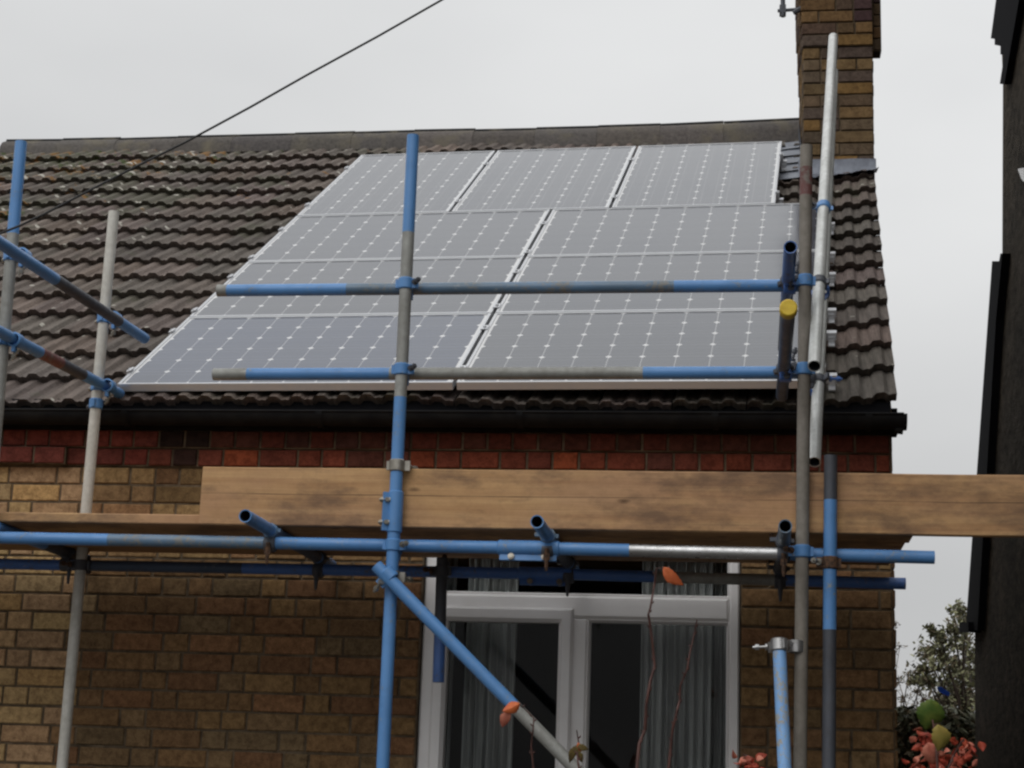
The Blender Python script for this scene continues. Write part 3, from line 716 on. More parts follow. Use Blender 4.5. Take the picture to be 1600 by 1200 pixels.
# mounting rails under the panels, their ends and clamps showing at the right
rl_s = [(.18,3.37,'bottommost, its end nearest the gutter'),(.76,3.37,'second lowest'),(1.10,3.37,'third lowest'),(1.70,3.37,'fourth'),(2.08,3.37,'fifth'),(2.68,3.37,'sixth, highest under the wide panels'),(3.26,3.06,'lower one under the upright panels'),(4.25,3.06,'upper one under the upright panels')]
for s, ae, nm in rl_s:
    o = empty('mounting_rail', PP(0, s, -.06), 'silver mounting rail under the panels, %s' % nm, 'mounting rail', 'rails carrying the solar panels')
    mb = MB(); K = 6
    for k in range(K):
        a, b = -.03 + (ae+.03)*k/K, -.03 + (ae+.03)*(k+1)/K
        mb.hexa([PP(a,s-.02,-FT-.038),PP(b,s-.02,-FT-.038),PP(b,s+.02,-FT-.038),PP(a,s+.02,-FT-.038)], [PP(a,s-.02,-FT-.002),PP(b,s-.02,-FT-.002),PP(b,s+.02,-FT-.002),PP(a,s+.02,-FT-.002)])
    ebuild(mb, 'rail', M_alu, o)
    lim = 3.30 if s < 3 else 3.016
    for ac in (-.017, lim+.003):
        mb = MB(); a, b = ac, ac+.016; hexq(mb, [(a,s-.025),(b,s-.025),(b,s+.025),(a,s+.025)], -FT-.002, .006)
        a2, b2 = (ac+.012, ac+.024) if ac < 0 else (ac-.010, ac+.003)
        hexq(mb, [(a2,s-.025),(b2,s-.025),(b2,s+.025),(a2,s+.025)], .0065, .010); mb.tube([PP((a+b)/2, s, .006), PP((a+b)/2, s, .011)], .006, 6)
        ebuild(mb, 'end_clamp', M_alu, o)
    for g in ([1.65] if s < 3 else [1.002, 2.014]):
        mb = MB(); hexq(mb, [(g-.018,s-.03),(g+.018,s-.03),(g+.018,s+.03),(g-.018,s+.03)], .001, .005); mb.tube([PP(g,s,.005), PP(g,s,.012)], .008, 6); ebuild(mb, 'middle_clamp', M_alu, o)
    # bracket that hooks under the tiles
    mb = MB(); a = ae - .02
    hexq(mb, [(a-.018,s-.075),(a+.012,s-.075),(a+.012,s-.022),(a-.018,s-.022)], -.088, -.082); hexq(mb, [(a-.018,s-.032),(a+.012,s-.032),(a+.012,s-.022),(a-.018,s-.022)], -.081, -.055)
    ebuild(mb, 'roof_hook', M_alu, o)

# ------------------------------------------------------------------ scaffold
TR = .02415
MT = {'b': M_blue, 'l': M_lblue, 'd': M_dblue, 'g': M_galv, 's': M_bright, 'k': M_dark, 'c': M_cream, 'v': M_silver, 'n': M_brown, 'r': M_red, 'w': M_gblue, 'q': paint('slate_blue_paint', (.06,.095,.16), (.045,.07,.12), (.13,.13,.14))}
def stube(A, B, bands, label, group='blue and grey scaffold tubes', bow=0):
    """bands: list of (fraction to which it reaches, colour letter)"""
    A, B = V(A), V(B); mb = MB(); keys = []; mats = []
    for _, c in bands:
        if c not in keys: keys.append(c)
    fr = [0]; mi = []
    for e, c in bands:
        st = fr[-1]; nseg = max(1, int((e-st)*8))
        for k in range(nseg): fr.append(st + (e-st)*(k+1)/nseg); mi.append(keys.index(c))
    pts = [A + (B-A)*f + V((0,0,-bow*4*f*(1-f))) for f in fr]
    mb.tube(pts, TR, 24, caps=False, mats=mi)
    d = (B-A).normalized(); L = (B-A).length; dp = min(.5, L*.4)
    ik = len(keys)
    mb.tube([A, A+d*dp], TR-.004, 24, m=ik, caps=False); mb.tube([B, B-d*dp], TR-.004, 24, m=ik, caps=False)
    mb.tube([A+d*dp*.98, A+d*dp], TR-.0045, 12, m=ik, caps=True); mb.tube([B-d*dp*.98, B-d*dp], TR-.0045, 12, m=ik, caps=True)
    for P_, mk in ((A, mi[0]), (B, mi[-1])):
        mb.tube([P_ - d*.0004, P_ + d*.0004], [TR, TR-.004], 24, m=mk, caps=False)
    o = mb.build('scaffold_tube', [MT[k] for k in keys] + [M_inner], smooth=True)
    return tag(o, label, 'scaffold tube', group)
yS = -1.1; yL = yS + .052; yI = -.28
# standards
sA = Y(33, 222, yS); sB = Y(-2, 620, yS); dz_ = (sB - sA)
stube(sA, sA + dz_*((sA.z)/(sA.z - sB.z)), [(.062, 'b'), (.17, 'b'), (1, 'g')] and [(.175*.55, 'b'), (1, 'g')] , 'upright tube at the left edge of the photo, blue at its top and grey below')
wA = Y(178, 331, yI-.03); wB = Y(97, 1200, yI-.03); d_ = wB - wA
stube(wA, wA + d_*(wA.z/(wA.z-wB.z)), [(1, 'c')], 'whitish upright tube standing in front of the gutter, left of the panels')
mA = Y(645.5, 212, yS); mJ = Y(615.5, 830, yS); mB = Y(598, 1200, yS)
def fz(A, B, v): # fraction along AB for pixel row v
    best = 0
    for i in range(1001):
        p = A + (B-A)*i/1000
        if proj(p)[1] <= v: best = i/1000
    return best
stube(mA, mJ, [(fz(mA,mJ,364), 'b'), (fz(mA,mJ,621), 'g'), (1, 'b')], 'upper length of the central upright, blue with grey middle, before the panels')
mJ2 = mJ - (mJ-mA).normalized()*-.004; mBt = mJ + (mB-mJ)*(mJ.z/(mJ.z-mB.z))
stube(mJ + (mB-mJ).normalized()*.004, mBt, [(1, 'b')], 'lower length of the central upright tube, all blue, standing in front of the brick wall')
rA = Y(1260, 228, yS); rB = Y(1250, 1200, yS); rBt = rA + (rB-rA)*(rA.z/(rA.z-rB.z))
stube(rA, rBt, [(.022,'n'),(.05,'r'),(1, 'n')], 'tall brown-grey upright tube in front of the right edge of the panels')
# short blue upright on the ledger and the pale raking foot tube
kA = Y(1298, 712, yL-.052); kB = Y(1295, 1200, yL-.052); kBt = kA + (kB-kA)*(kA.z/(kA.z-kB.z))
L_ = lambda v: fz(kA, kBt, v)
stube(kA, kBt, [(L_(782), 'k'), (L_(985), 'b'), (1, 'k')], 'shorter open-topped upright, dark, blue, dark, right of the brown-grey one')
pA = Y(1217, 998, yS-.05); pB = Y(1226, 1200, yS-.12); pBt = pA + (pB-pA)*(pA.z/(pA.z-pB.z))
stube(pA, pBt, [(1, 'l')], 'pale blue upright tube clamped at its top, low at the right of the window')
iA = Y(691, 872, yI-.05); iB = Y(685, 1066, yI-.05)
stube(iA, iB, [(.62, 'k'), (1, 'd')], 'short dark blue tube hanging in front of the left jamb of the window')
# guard rails
def rail(u0, v0, u1, v1, y, bands, label, bow=0):
    A, B = Y(u0, v0, y), Y(u1, v1, y); return stube(A, B, bands, label, bow=bow)
yG = yL
rail(340, 454, 1252, 446, yG, [(.018,'g'),(.23,'b'),(.79,'w'),(1,'b')], 'upper guard rail tube across the panels, blue at both ends and worn grey between')
rail(334, 585, 1252, 582, yG, [(.06,'g'),(.31,'b'),(.74,'g'),(1,'b')], 'lower guard rail tube across the bottom edge of the panels, with a grey left end')
# ledgers
lA, lB, lC = Y(-60, 839, yL), Y(858, 857, yL), Y(1460, 871, yL)
stube(lA, lB, [(.26,'b'),(.53,'w'),(1,'b')], 'left length of the outer ledger tube under the boards, blue and worn')
stube(lB + (lC-lB).normalized()*.003, lC, [(.212,'b'),(.625,'s'),(1,'b')], 'right length of outer ledger tube, blue with shiny silver middle')
nA, nB, nC = Y(-60, 880, yI), Y(880, 897, yI), Y(1415, 912, yI)
stube(nA, nB, [(.2,'d'),(.48,'q'),(1,'d')], 'left length of the inner ledger tube close to the wall, dark blue')
stube(nB + (nC-nB).normalized()*.003, nC, [(.27,'d'),(.65,'g'),(1,'d')], 'right length of the inner ledger tube, dark with a deep blue free right end')
# transoms that carry the boards
zl = (lA.z + lB.z)/2
def transom(u, v, far, zoff, bands, label):
    lp = Y(u, v, yL); z = None
    # ledger height at this place
    f = (lp.x - lA.x)/(lC.x - lA.x); zz = lA.z + (lC.z - lA.z)*f + .0485 + zoff
    P_ = Z(u, v, zz)
    return stube(P_, V((P_.x + (far+7.47)*0, far, zz)), bands, label), P_
T1, P1 = transom(383, 806, -.06, 0, [(.45,'b'),(.8,'k'),(1,'b')], 'cross tube under the boards, open end left of the central upright')
T2, P2 = transom(839, 815, -.06, 0, [(.4,'b'),(.8,'k'),(1,'b')], 'cross tube under the boards, open end just above the outer ledger joint')
T3, P3_ = transom(1227, 822, -.06, 0, [(.5,'w'),(1,'k')], 'cross tube under the boards with its open end beside the brown-grey upright')
T0, P0 = transom(-8, 822, -.06, 0, [(.5,'b'),(.9,'k'),(1,'b')], 'cross tube under the boards at the left edge of the photo')
# side guard tubes pointing at the viewer
zu = Y(1240, 446, yG).z; zlw = Y(1240, 582, yG).z
uA = Z(1235, 386, zu + .0); 
stube(uA, V((uA.x, -.1, uA.z)), [(.45,'d'),(1,'k')], 'upper end guard tube at the right, its dark open end pointing at the viewer')
lwA = Z(1232, 482, zlw)
t_low = stube(lwA, V((lwA.x, -.66, lwA.z)), [(1,'q')], 'lower end guard tube at the right, closed by a yellow cap')
t_low.location = (0,0,0)
mb = MB(); dd = V((0,-1,0)); mb.tube([lwA - dd*.03, lwA + dd*.008, lwA + dd*.013], [TR+.0055, TR+.0055, TR+.001], 24); cap = mb.build('end_cap', M_yellow, smooth=True); cap.parent = t_low
# left end guard tubes
def side(u0, v0, u1, v1, far, bands, label):
    B = Y(u1, v1, far); A = Z(u0, v0, B.z); d = (A - B)
    A = A + d.normalized()*.25
    stube(A, B, bands, label); return A, B
g1A, g1B = side(4, 382, 226, 529, -.14, [(.2,'b'),(.43,'b'),(.82,'k'),(1,'b')], 'upper end guard tube at the left, blue with dark middle')
g2A, g2B = side(6, 522, 187, 615, -.14, [(.42,'b'),(.56,'r'),(.72,'k'),(1,'b')], 'lower end guard tube at the left, blue with a reddish grey middle')
# raking tubes beside the roof
raA, raB = Y(1272.5, 572, -1.32), Y(1302, 58, .95)
stube(raA, raB, [(1, 'v')], 'long silver tube leaning up past the chimney, open at its lower end')
rbA, rbB = Y(1272.5, 722, -1.0), Y(1302.5, 112, 1.25)
stube(rbA, rbB, [(.12,'v'),(.2,'v'),(1,'v')], 'second silver tube just behind the leaning one, its open lower end above the planks')
# brace
bA, bB = Y(588, 884, yS-.055), Y(893, 1195, yS-.055); bBt = bA + (bB-bA)*1.9
stube(bA, bBt, [(fz(bA,bBt,1103), 'b'), (1, 'g')], 'diagonal brace tube crossing the window, blue above and grey below')

# couplers
def ring(mb, P_, d, r0, r1, w_, m=0):
    d = d.normalized()
    mb.tube([P_ - d*w_/2, P_ - d*(w_/2-.004), P_ + d*(w_/2-.004), P_ + d*w_/2], [r1-.004, r1, r1, r1-.004], 18, m=m, caps=False)
    for s in (-1, 1): mb.tube([P_ + d*s*w_/2, P_ + d*s*(w_/2+.0003)], [r1-.004, r0], 18, m=m, caps=False)
def bolt(mb, P_, d, L=.055, r=.0055, nut=.011, m=0):
    d = d.normalized(); mb.tube([P_, P_ + d*L], r, 8, m=m); mb.tube([P_ + d*L*.55, P_ + d*(L*.55+.013)], nut, 6, m=m); mb.tube([P_ - d*.002, P_ + d*.005], nut*1.15, 10, m=m)
def coupler(P_, dA, dB, n, mA_, label, mB_=None, mbolt=M_nut, single=False, flip=1, gap=.0515):
    """double coupler: one band on the tube through P_ along dA, another on the tube through P_+n*gap along dB"""
    P_ = V(P_); dA = V(dA).normalized(); n = V(n).normalized()
    o = empty('scaffold_coupler', P_, label, 'coupler', 'couplers joining the scaffold tubes')
    mb = MB(); ring(mb, P_, dA, TR, TR+.0065, .046)
    lug = dA.cross(n).normalized()*flip
    c = P_ + lug*(TR+.012) - n*.006
    e = dA*.019
    mb.hexa([c-e-lug*.012-n*.006, c+e-lug*.012-n*.006, c+e+lug*.014-n*.006, c-e+lug*.014-n*.006], [c-e-lug*.012+n*.008, c+e-lug*.012+n*.008, c+e+lug*.014+n*.008, c-e+lug*.014+n*.008])
    c2 = P_ - lug*(TR+.008)
    mb.hexa([c2-e*.9-lug*.008-n*.007, c2+e*.9-lug*.008-n*.007, c2+e*.9+lug*.006-n*.007, c2-e*.9+lug*.006-n*.007], [c2-e*.9-lug*.008+n*.007, c2+e*.9-lug*.008+n*.007, c2+e*.9+lug*.006+n*.007, c2-e*.9+lug*.006+n*.007])
    ebuild(mb, 'clamp_band', mA_, o, smooth=True)
    mb = MB(); bolt(mb, c - n*.02 + lug*.004, -n if False else (lug*.55 - n*.85), .05); ebuild(mb, 'bolt', mbolt, o)
    if not single:
        dB = V(dB).normalized(); Q = P_ + n*gap; mb = MB(); ring(mb, Q, dB, TR, TR+.0065, .046)
        lug2 = dB.cross(n).normalized()*flip; c = Q + lug2*(TR+.012); e = dB*.019
        mb.hexa([c-e-lug2*.012-n*.006, c+e-lug2*.012-n*.006, c+e+lug2*.014-n*.006, c-e+lug2*.014-n*.006], [c-e-lug2*.012+n*.008, c+e-lug2*.012+n*.008, c+e+lug2*.014+n*.008, c-e+lug2*.014+n*.008])
        ebuild(mb, 'clamp_band', mB_ or mA_, o, smooth=True)
        mb = MB(); bolt(mb, c + n*.018, lug2*.8 - n*.5, .055); ebuild(mb, 'bolt', mbolt, o)
    return o
zax = V((0,0,1)); xax = V((1,0,0)); yax = V((0,1,0))
def on(A, B, v):
    return A + (B-A)*fz(A, B, v)
dM = mA - mJ; dR = rA - rB
coupler(on(mA,mJ,444), dM, xax, yax, M_blue, 'blue coupler joining the upper guard rail to the central upright', mbolt=M_dark, flip=-1)
coupler(on(mA,mJ,578), dM, xax, yax, M_blue, 'blue coupler joining the lower guard rail to the central upright', mbolt=M_dark, flip=-1)
coupler(on(mA,mJ,728), dM, xax, -yax, M_nut, 'rusty silver ring clamp alone on the central upright, over the top edge of the plank', single=True)
coupler(on(mJ,mB,852), dM, xax, yax, M_blue, 'blue coupler joining the outer ledger to the central upright, with a brassy nut', flip=-1)
pb = on(mJ,mB,902); coupler(pb, dM, (bB-bA), -yax, M_nut, 'swivel coupler joining the diagonal brace to the central upright', mB_=M_blue)
coupler(on(rA,rB,440), dR, xax, yax, M_blue, 'blue coupler joining the upper guard rail to the brown-grey upright', mB_=M_blue, mbolt=M_dark)
coupler(on(rA,rB,578), dR, xax, yax, M_blue, 'blue coupler joining the lower guard rail to the brown-grey upright', mbolt=M_dark)
coupler(on(rA,rB,862), dR, xax, yax, M_blue, 'blue coupler joining the outer ledger to the brown-grey upright', mbolt=M_rust)
coupler(on(kA,kB,880), kA-kB, xax, yax, M_rust, 'rusty coupler joining the shorter open-topped upright to the outer ledger', mbolt=M_nut)
# putlog couplers where cross tubes lie on the ledgers
for P_, nm, nb in ((P1, 'left of the central upright', M_rust), (P2, 'right of the ledger joint', M_rust), (P3_, 'beside the brown-grey upright', M_rust)):
    f = (P_.x - lA.x)/(lC.x - lA.x); q = lA + (lC-lA)*f; q = V((P_.x, yL, P_.z))
    o = coupler(q, yax, xax, -zax, M_gblue if nb is M_rust and P_ is not P3_ else M_dark, 'rusty bolted coupler of a cross tube on the outer ledger, %s' % nm, mB_=M_dark, mbolt=nb)
    mb = MB(); c = q + V((.034*0+.0, -.034, -.05)); mb.tube([c, c + V((.0,0,-.05)), c + V((0,0,-.085))], [.009,.008,.005], 8); mb.box(tuple(c+V((-.012,-.006,-.045))), tuple(c+V((.012,.006,-.02)))); ebuild(mb, 'hanging_bolt', M_rust, o)
    fi = (P_.x - nA.x)/(nC.x - nA.x); qi = V((P_.x, yI, P_.z))
    o = coupler(qi, yax, xax, -zax, M_dark, 'dark coupler of a cross tube on the inner ledger, %s' % nm, mbolt=M_rust)
    mb = MB(); c = qi + V((0,-.034,-.05)); mb.tube([c, c + V((0,0,-.05)), c + V((0,0,-.09))], [.012,.01,.005], 8); ebuild(mb, 'hanging_bolt', M_dark, o)
qi = V((P0.x + .0, yI, P0.z)); o = coupler(qi, yax, xax, -zax, M_dark, 'dark coupler on the inner ledger beside the whitish upright', mbolt=M_rust)
mb = MB(); c = qi + V((.03,-.034,-.05)); mb.tube([c, c + V((0,0,-.09))], [.012,.006], 8); ebuild(mb, 'hanging_bolt', M_dark, o)
coupler(on(wA,wB,884), wA-wB, xax, yax, M_dark, 'dark coupler joining the whitish upright to the inner ledger', mbolt=M_rust)
coupler(on(iA,iB,893), iA-iB, xax, yax, M_dark, 'dark coupler joining the short hanging tube to the inner ledger', mbolt=M_rust)
# left side guard tubes
dG = g1B - g1A
coupler(on(sA,sB,400)+V((0,0,0)), sA-sB, dG, xax, M_blue, 'blue coupler joining the upper left end guard tube to the upright at the left edge', mbolt=M_nut)
coupler(on(sA,sB,532), sA-sB, dG, xax, M_blue, 'blue coupler joining the lower left end guard tube to the upright at the left edge', mbolt=M_nut)
coupler(on(wA,wB,498), wA-wB, dG, xax, M_blue, 'blue coupler joining the upper left end guard tube to the whitish upright', mbolt=M_nut)
coupler(on(wA,wB,604), wA-wB, dG, xax, M_blue, 'blue coupler joining the lower left end guard tube to the whitish upright', mbolt=M_nut)
coupler(on(wA,wB,632), wA-wB, dG, xax, M_blue, 'blue ring clamp alone on the whitish upright, just above the gutter', single=True, mbolt=M_dark)
# right side: guard tube ends and raking tubes
coupler(V((uA.x, yG-.05, uA.z)), yax, xax, V((.3,0,-1)), M_dark, 'dark coupler at the open end of the upper right guard tube', mB_=M_dblue, mbolt=M_dark, gap=.02, flip=-1)
coupler(V((lwA.x, yG-.05, lwA.z)), yax, xax, V((.3,0,-1)), M_dark, 'dark coupler where the yellow capped tube meets the lower guard rail', mB_=M_dblue, mbolt=M_dark, gap=.02, flip=-1)
dRa = raB - raA
def onr(A, B, v): # B above
    return B + (A-B)*fz(B, A, v)
coupler(onr(raA,raB,325), dRa, xax, yax, M_blue, 'highest blue clamp band on the leaning silver tube', single=True, mbolt=M_dark)
coupler(onr(raA,raB,443), dRa, dRa, V((.25,.9,-.4)), M_dark, 'dark coupler on the leaning silver tube beside the upper guard rail', mB_=M_dblue, mbolt=M_rust)
coupler(onr(rbA,rbB,597), rbB-rbA, xax, V((-.6,-.6,.2)), M_dark, 'dark coupler under the open lower end of the leaning silver tube', mbolt=M_dblue)
coupler(on(pA,pB,1008), pA-pB, rA-rB, V((1,.75,.0)), M_bright, 'bright zinc coupler joining the top of the pale blue tube to the brown-grey upright', mbolt=M_bright, gap=.075)
# sleeve couplers
def sleeve(A, B, u_or_P, label, m, plate_dir, L=.17, bdir=None):
    P_ = u_or_P; d = (B-A).normalized(); o = empty('sleeve_coupler', P_, label, 'coupler', 'sleeve couplers joining tubes end to end')
    mb = MB(); ring(mb, P_, d, TR, TR+.005, L)
    pd = V(plate_dir).normalized(); pd = (pd - d*pd.dot(d)).normalized(); nd = d.cross(pd)
    b0 = P_ + pd*(TR-.002); e = d*L*.46
    mb.hexa([b0-e-nd*.007, b0+e-nd*.007, b0+e+nd*.007, b0-e+nd*.007], [b0-e-nd*.007+pd*.028, b0+e-nd*.007+pd*.028, b0+e+nd*.007+pd*.028, b0-e+nd*.007+pd*.028])
    ebuild(mb, 'sleeve', m, o, smooth=True)
    for s in (-1, 1):
        mb = MB(); c = P_ + pd*(TR+.014) + d*s*L*.27; bd = V(bdir) if bdir else nd
        bolt(mb, c - bd*.014, bd, .04); mb.tube([c + nd*.008, c + nd*.02], .009, 6); mb.tube([c - nd*.02, c - nd*.008], .009, 6); ebuild(mb, 'bolt', M_nut, o)
    return o
sleeve(mA, mJ, Y(617.5, 800, yS), 'blue sleeve coupler with two side bolts on the central upright, in front of the plank', M_blue, (-1,-.5,0), .16, bdir=(-1,-.2,0))
sleeve(lA, lB, Y(826, 856.5, yL), 'blue sleeve coupler with lower flange on the outer ledger', M_blue, (0,-.2,-1), .235)
sleeve(nA, nB, Y(852, 896.5, yI), 'dark blue sleeve coupler on the inner ledger, over the window', M_dblue, (0,-.2,-1), .23)

# ------------------------------------------------------------------ boards
yT = yS + TR + .006
tz0a, tz1a = Y(315, 819, yT).z, Y(315, 729, yT).z; tz0b, tz1b = Y(1600, 838, yT).z, Y(1600, 745, yT).z
tx0 = Y(314, 770, yT).x; tx1 = Y(1600, 790, yT).x + .5
zt_ = P1.z + TR     # top of the cross tubes
def plank(A, B, w_dir, th_dir, w_, th, label, name='scaffold_board', group='scaffold boards', nseg=16):
    A, B, wd, td = V(A), V(B), V(w_dir), V(th_dir); mb = MB(); rows = []
    for i in range(nseg+1):
        c = A + (B-A)*i/nseg; j = .0015*noise.noise(c*3); ch = .004
        wv, tv = wd*w_, td*th
        pr = [c+wd*ch, c+td*ch, c+tv-td*ch, c+tv+wd*ch, c+tv+wv-wd*ch, c+tv+wv-td*ch, c+wv+td*ch, c+wv-wd*ch]
        rows.append([p + wd*j for p in pr])
    pts = [p for r_ in rows for p in r_]; fs = []
    for i in range(nseg):
        for k in range(8): fs.append((i*8+k, i*8+(k+1)%8, (i+1)*8+(k+1)%8, (i+1)*8+k))
    fs += [tuple(reversed(range(8))), tuple(nseg*8+k for k in range(8))]
    mb.faces(pts, fs); L_ = (B-A).length
    wf = [ch/w_, 0, 0, ch/w_, 1-ch/w_, 1, 1, 1-ch/w_]
    for fi, f in enumerate(mb.f): mb.uv[fi] = [((q//8)*L_/nseg + A.y*5, wf[q % 8]) for q in f]
    o = mb.build(name, M_wood, smooth=True); return tag(o, label, 'plank', group)
slope_t = (tz0b - tz0a)/(Y(1600,838,yT).x - tx0)
A = V((tx0, yT, tz0a)); B = V((tx1, yT, tz0a + slope_t*(tx1-tx0)))
plank(A, B, (0,0,1), (0,1,0), tz1a - tz0a, .036, 'long pale plank standing on edge, running past the house to the right', nseg=40)
dk = tz0a + .002
xd1 = Y(1403, 852, -.5).x
for k in range(4):
    y0 = yT + .040 + k*.213 if k else yT + .0405
    za_ = Y(160, 816, yT+.04).z
    zA = dk + .0; 
    off = U(-.05, .05)
    if k == 0: A = V((XL, y0, za_)); 
    else: A = V((XL + off, y0, za_))
    B = V((xd1 - off*.3, y0, za_ + slope_t*(xd1 - XL)))
    plank(A, B, (0,1,0), (0,0,1), .21, .038, ['flat deck board nearest the viewer, its edge showing at the left', 'second flat deck board, behind the nearest one', 'third flat deck board, second from the wall', 'flat deck board nearest the brick wall'][k])

# ------------------------------------------------------------------ overhead cable
cp = [(702,-8),(690,0),(590,57),(480,117),(390,168),(290,222),(215,259),(135,300),(70,334),(30,353),(0,365),(-40,382)]
mb = MB(); mb.tube([Y(u, v, -2.2 + .0006*u) for u, v in cp], .0042, 8)
tag(mb.build('overhead_cable', M_cable, smooth=True), 'thin black cable crossing the sky and the left of the roof diagonally', 'cable')

# ------------------------------------------------------------------ neighbouring building on the right
XN = 1.25
nb = empty('neighbouring_house', (XN, 0, 0), 'dark roughcast flank wall of the next house at the right edge, with a corbelled stack', 'house')
def wallpoly(pix, x0, x1, name, m, parent=nb):
    P_ = [X(u, v, x0) for u, v in pix]; Q = [V((x1, p.y, p.z)) for p in P_]; n = len(P_); mb = MB()
    mb.faces(P_ + Q, [tuple(range(n)), tuple(reversed(range(n, 2*n)))] + [(i, n+i, n+(i+1)%n, (i+1)%n) for i in range(n)])
    return ebuild(mb, name, m, parent)
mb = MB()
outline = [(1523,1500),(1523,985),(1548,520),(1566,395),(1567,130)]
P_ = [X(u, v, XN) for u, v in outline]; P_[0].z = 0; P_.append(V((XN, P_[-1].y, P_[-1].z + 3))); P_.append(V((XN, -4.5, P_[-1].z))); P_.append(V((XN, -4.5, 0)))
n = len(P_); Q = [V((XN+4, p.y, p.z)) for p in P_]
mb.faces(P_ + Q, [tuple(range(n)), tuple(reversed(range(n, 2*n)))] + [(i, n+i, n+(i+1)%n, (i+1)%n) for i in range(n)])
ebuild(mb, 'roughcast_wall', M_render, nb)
# barge board following the verge, gutter end at its foot
wallpoly([(1523,985),(1509,978),(1550,408),(1561,408),(1563,396),(1566,396),(1556,500),(1527,985)], XN-.06, XN-.002, 'barge_board', M_barge)
wallpoly([(1499,972),(1513,972),(1513,988),(1499,988)], XN-.1, XN+.05, 'gutter_end', M_barge)
# corbelled stack top
wallpoly([(1558,-60),(1556,0),(1548,60),(1554,61),(1554,70),(1563,72),(1563,85),(1569,86),(1562,131),(1569,132),(1592,0),(1590,-60)], XN-.05, XN-.001, 'corbelled_bricks', M_barge)
wallpoly([(1590,264),(1600,262),(1600,284),(1596,280)], XN-.08, XN-.004, 'wall_bracket', M_upvc)

# ------------------------------------------------------------------ trees behind
def branch(mb, P_, d, L, r, depth, tips, spread=.5):
    pts = [P_]; dd = d.normalized(); seg = 4
    for i in range(seg):
        dd = (dd + V((U(-1,1), U(-1,1), U(-.3,.6)))*.16).normalized(); pts.append(pts[-1] + dd*L/seg)
    mb.tube(pts, [r*(1-.55*i/seg) for i in range(seg+1)], 6, caps=False)
    if depth == 0: tips += pts[1:]; return
    for k in range(3 + (rnd() < .5)):
        q = pts[random.choice([2,3,4])]; nd = (dd + V((U(-1,1), U(-1,1), U(-.4,.8)))*spread*1.5).normalized()
        branch(mb, q, nd, L*U(.55,.78), r*.5, depth-1, tips, spread)
def leafq(mb, c, s, m):
    a = V((U(-1,1),U(-1,1),U(-1,1))).normalized(); b = a.cross(V((U(-1,1),U(-1,1),U(-1,1)))).normalized()
    mb.poly([c-a*s, c+b*s*.45, c+a*s, c-b*s*.45], m)
def tree(name, P_, h, r, label, mats, wts, depth=4, leafn=14, lsize=.05, cat='tree', spread=.5, scat=.12, gro='trees seen between the two houses'):
    o = empty(name, P_, label, cat, gro); mb = MB(); tips = []
    P_ = V(P_)
    branch(mb, P_, V((U(-.1,.1),0,1)), h*.42, r, depth, tips, spread); ebuild(mb, 'trunk', M_bark, o, smooth=True)
    mb = MB()
    for t_ in tips:
        for k in range(leafn):
            if rnd() < .8: leafq(mb, t_ + V((random.gauss(0,scat),random.gauss(0,scat),random.gauss(0,scat))), lsize*U(.6,1.3), random.choices(range(len(mats)), wts)[0])
    ebuild(mb, 'crown', mats, o); return o
def gpt(u, y): p = Y(u, 1100, y); return V((p.x, y, 0))
def clump_tree(name, y, root_px, clumps, label, mats, wts, per=110, ls=.03, r=.06):
    """trunk with limbs that reach a clump of leaves each; clumps are (u, v, radius in metres)"""
    base = Y(root_px, 1150, y); base = V((base.x, y, 0)); o = empty(name, base, label, 'tree', 'trees seen between the two houses')
    fork = V((base.x, y, Y(root_px, 1150, y).z)); mb = MB(); mb.tube([base, base*.5 + fork*.5 + V((.05,0,0)), fork], [r, r*.8, r*.6], 8); lf = MB()
    for (u, v, rr) in clumps:
        c = Y(u, v, y + U(-.6, .6)); mid = fork*.5 + c*.5 + V((U(-.1,.1), U(-.1,.1), -.12)); mb.tube([fork, mid, c], [r*.3, r*.2, r*.09], 6, caps=False)
        for k in range(9):
            d = V((random.gauss(0,1), random.gauss(0,1), random.gauss(0,.8))).normalized()*rr*U(.6,1.5); m2 = c + d*.5 + V((0,0,U(-.03,.03)))
            mb.tube([c - d*.2, m2, c + d], [r*.08, r*.06, r*.03], 4, caps=False)
            for q in range(int(per/9)):
                f = U(.1, 1.1); p_ = c + d*f + V((random.gauss(0,rr*.2), random.gauss(0,rr*.25), random.gauss(0,rr*.2)))
                leafq(lf, p_, ls*U(.5,1.3), random.choices(range(len(mats)), wts)[0])
    ebuild(mb, 'trunk', M_bark, o, smooth=True); ebuild(lf, 'crown', mats, o); return o
clump_tree('pale_leaved_tree', 11, 1508, [(1500,952,.12),(1508,972,.14),(1490,985,.14),(1470,995,.1),(1512,1000,.18),(1455,985,.06),(1494,1010,.17),(1470,1018,.15),(1450,1020,.12),(1515,1030,.2),(1490,1038,.18),(1462,1042,.15),(1440,1045,.1),(1505,1060,.2),(1478,1062,.18),(1515,1085,.22),(1450,1066,.12),(1495,1092,.2),(1430,1062,.07),(1518,1115,.2)],
           'pale green leafy tree beside the foot of the dark barge board', [L_pale, L_mid, L_dk], [6,3,3], per=170, ls=.033)
clump_tree('dark_stemmed_tree', 12.5, 1500, [(1500,1075,.2),(1520,1060,.2),(1485,1095,.2),(1510,1100,.25),(1470,1105,.15),(1525,1030,.15)], 'darker shrubby tree low behind the pale leafy one', [L_dk, L_mid], [4,2], per=260, ls=.035)
clump_tree('bare_twiggy_tree', 13, 1420, [(1404,1066,.1),(1420,1052,.09),(1432,1080,.13),(1410,1090,.14),(1448,1095,.13),(1425,1108,.18),(1398,1112,.15),(1460,1112,.15),(1440,1066,.06)], 'brownish nearly leafless bush against the sky, beside the corner of the brick house', [L_mid, L_dk], [3,1], per=60, ls=.022, r=.05)
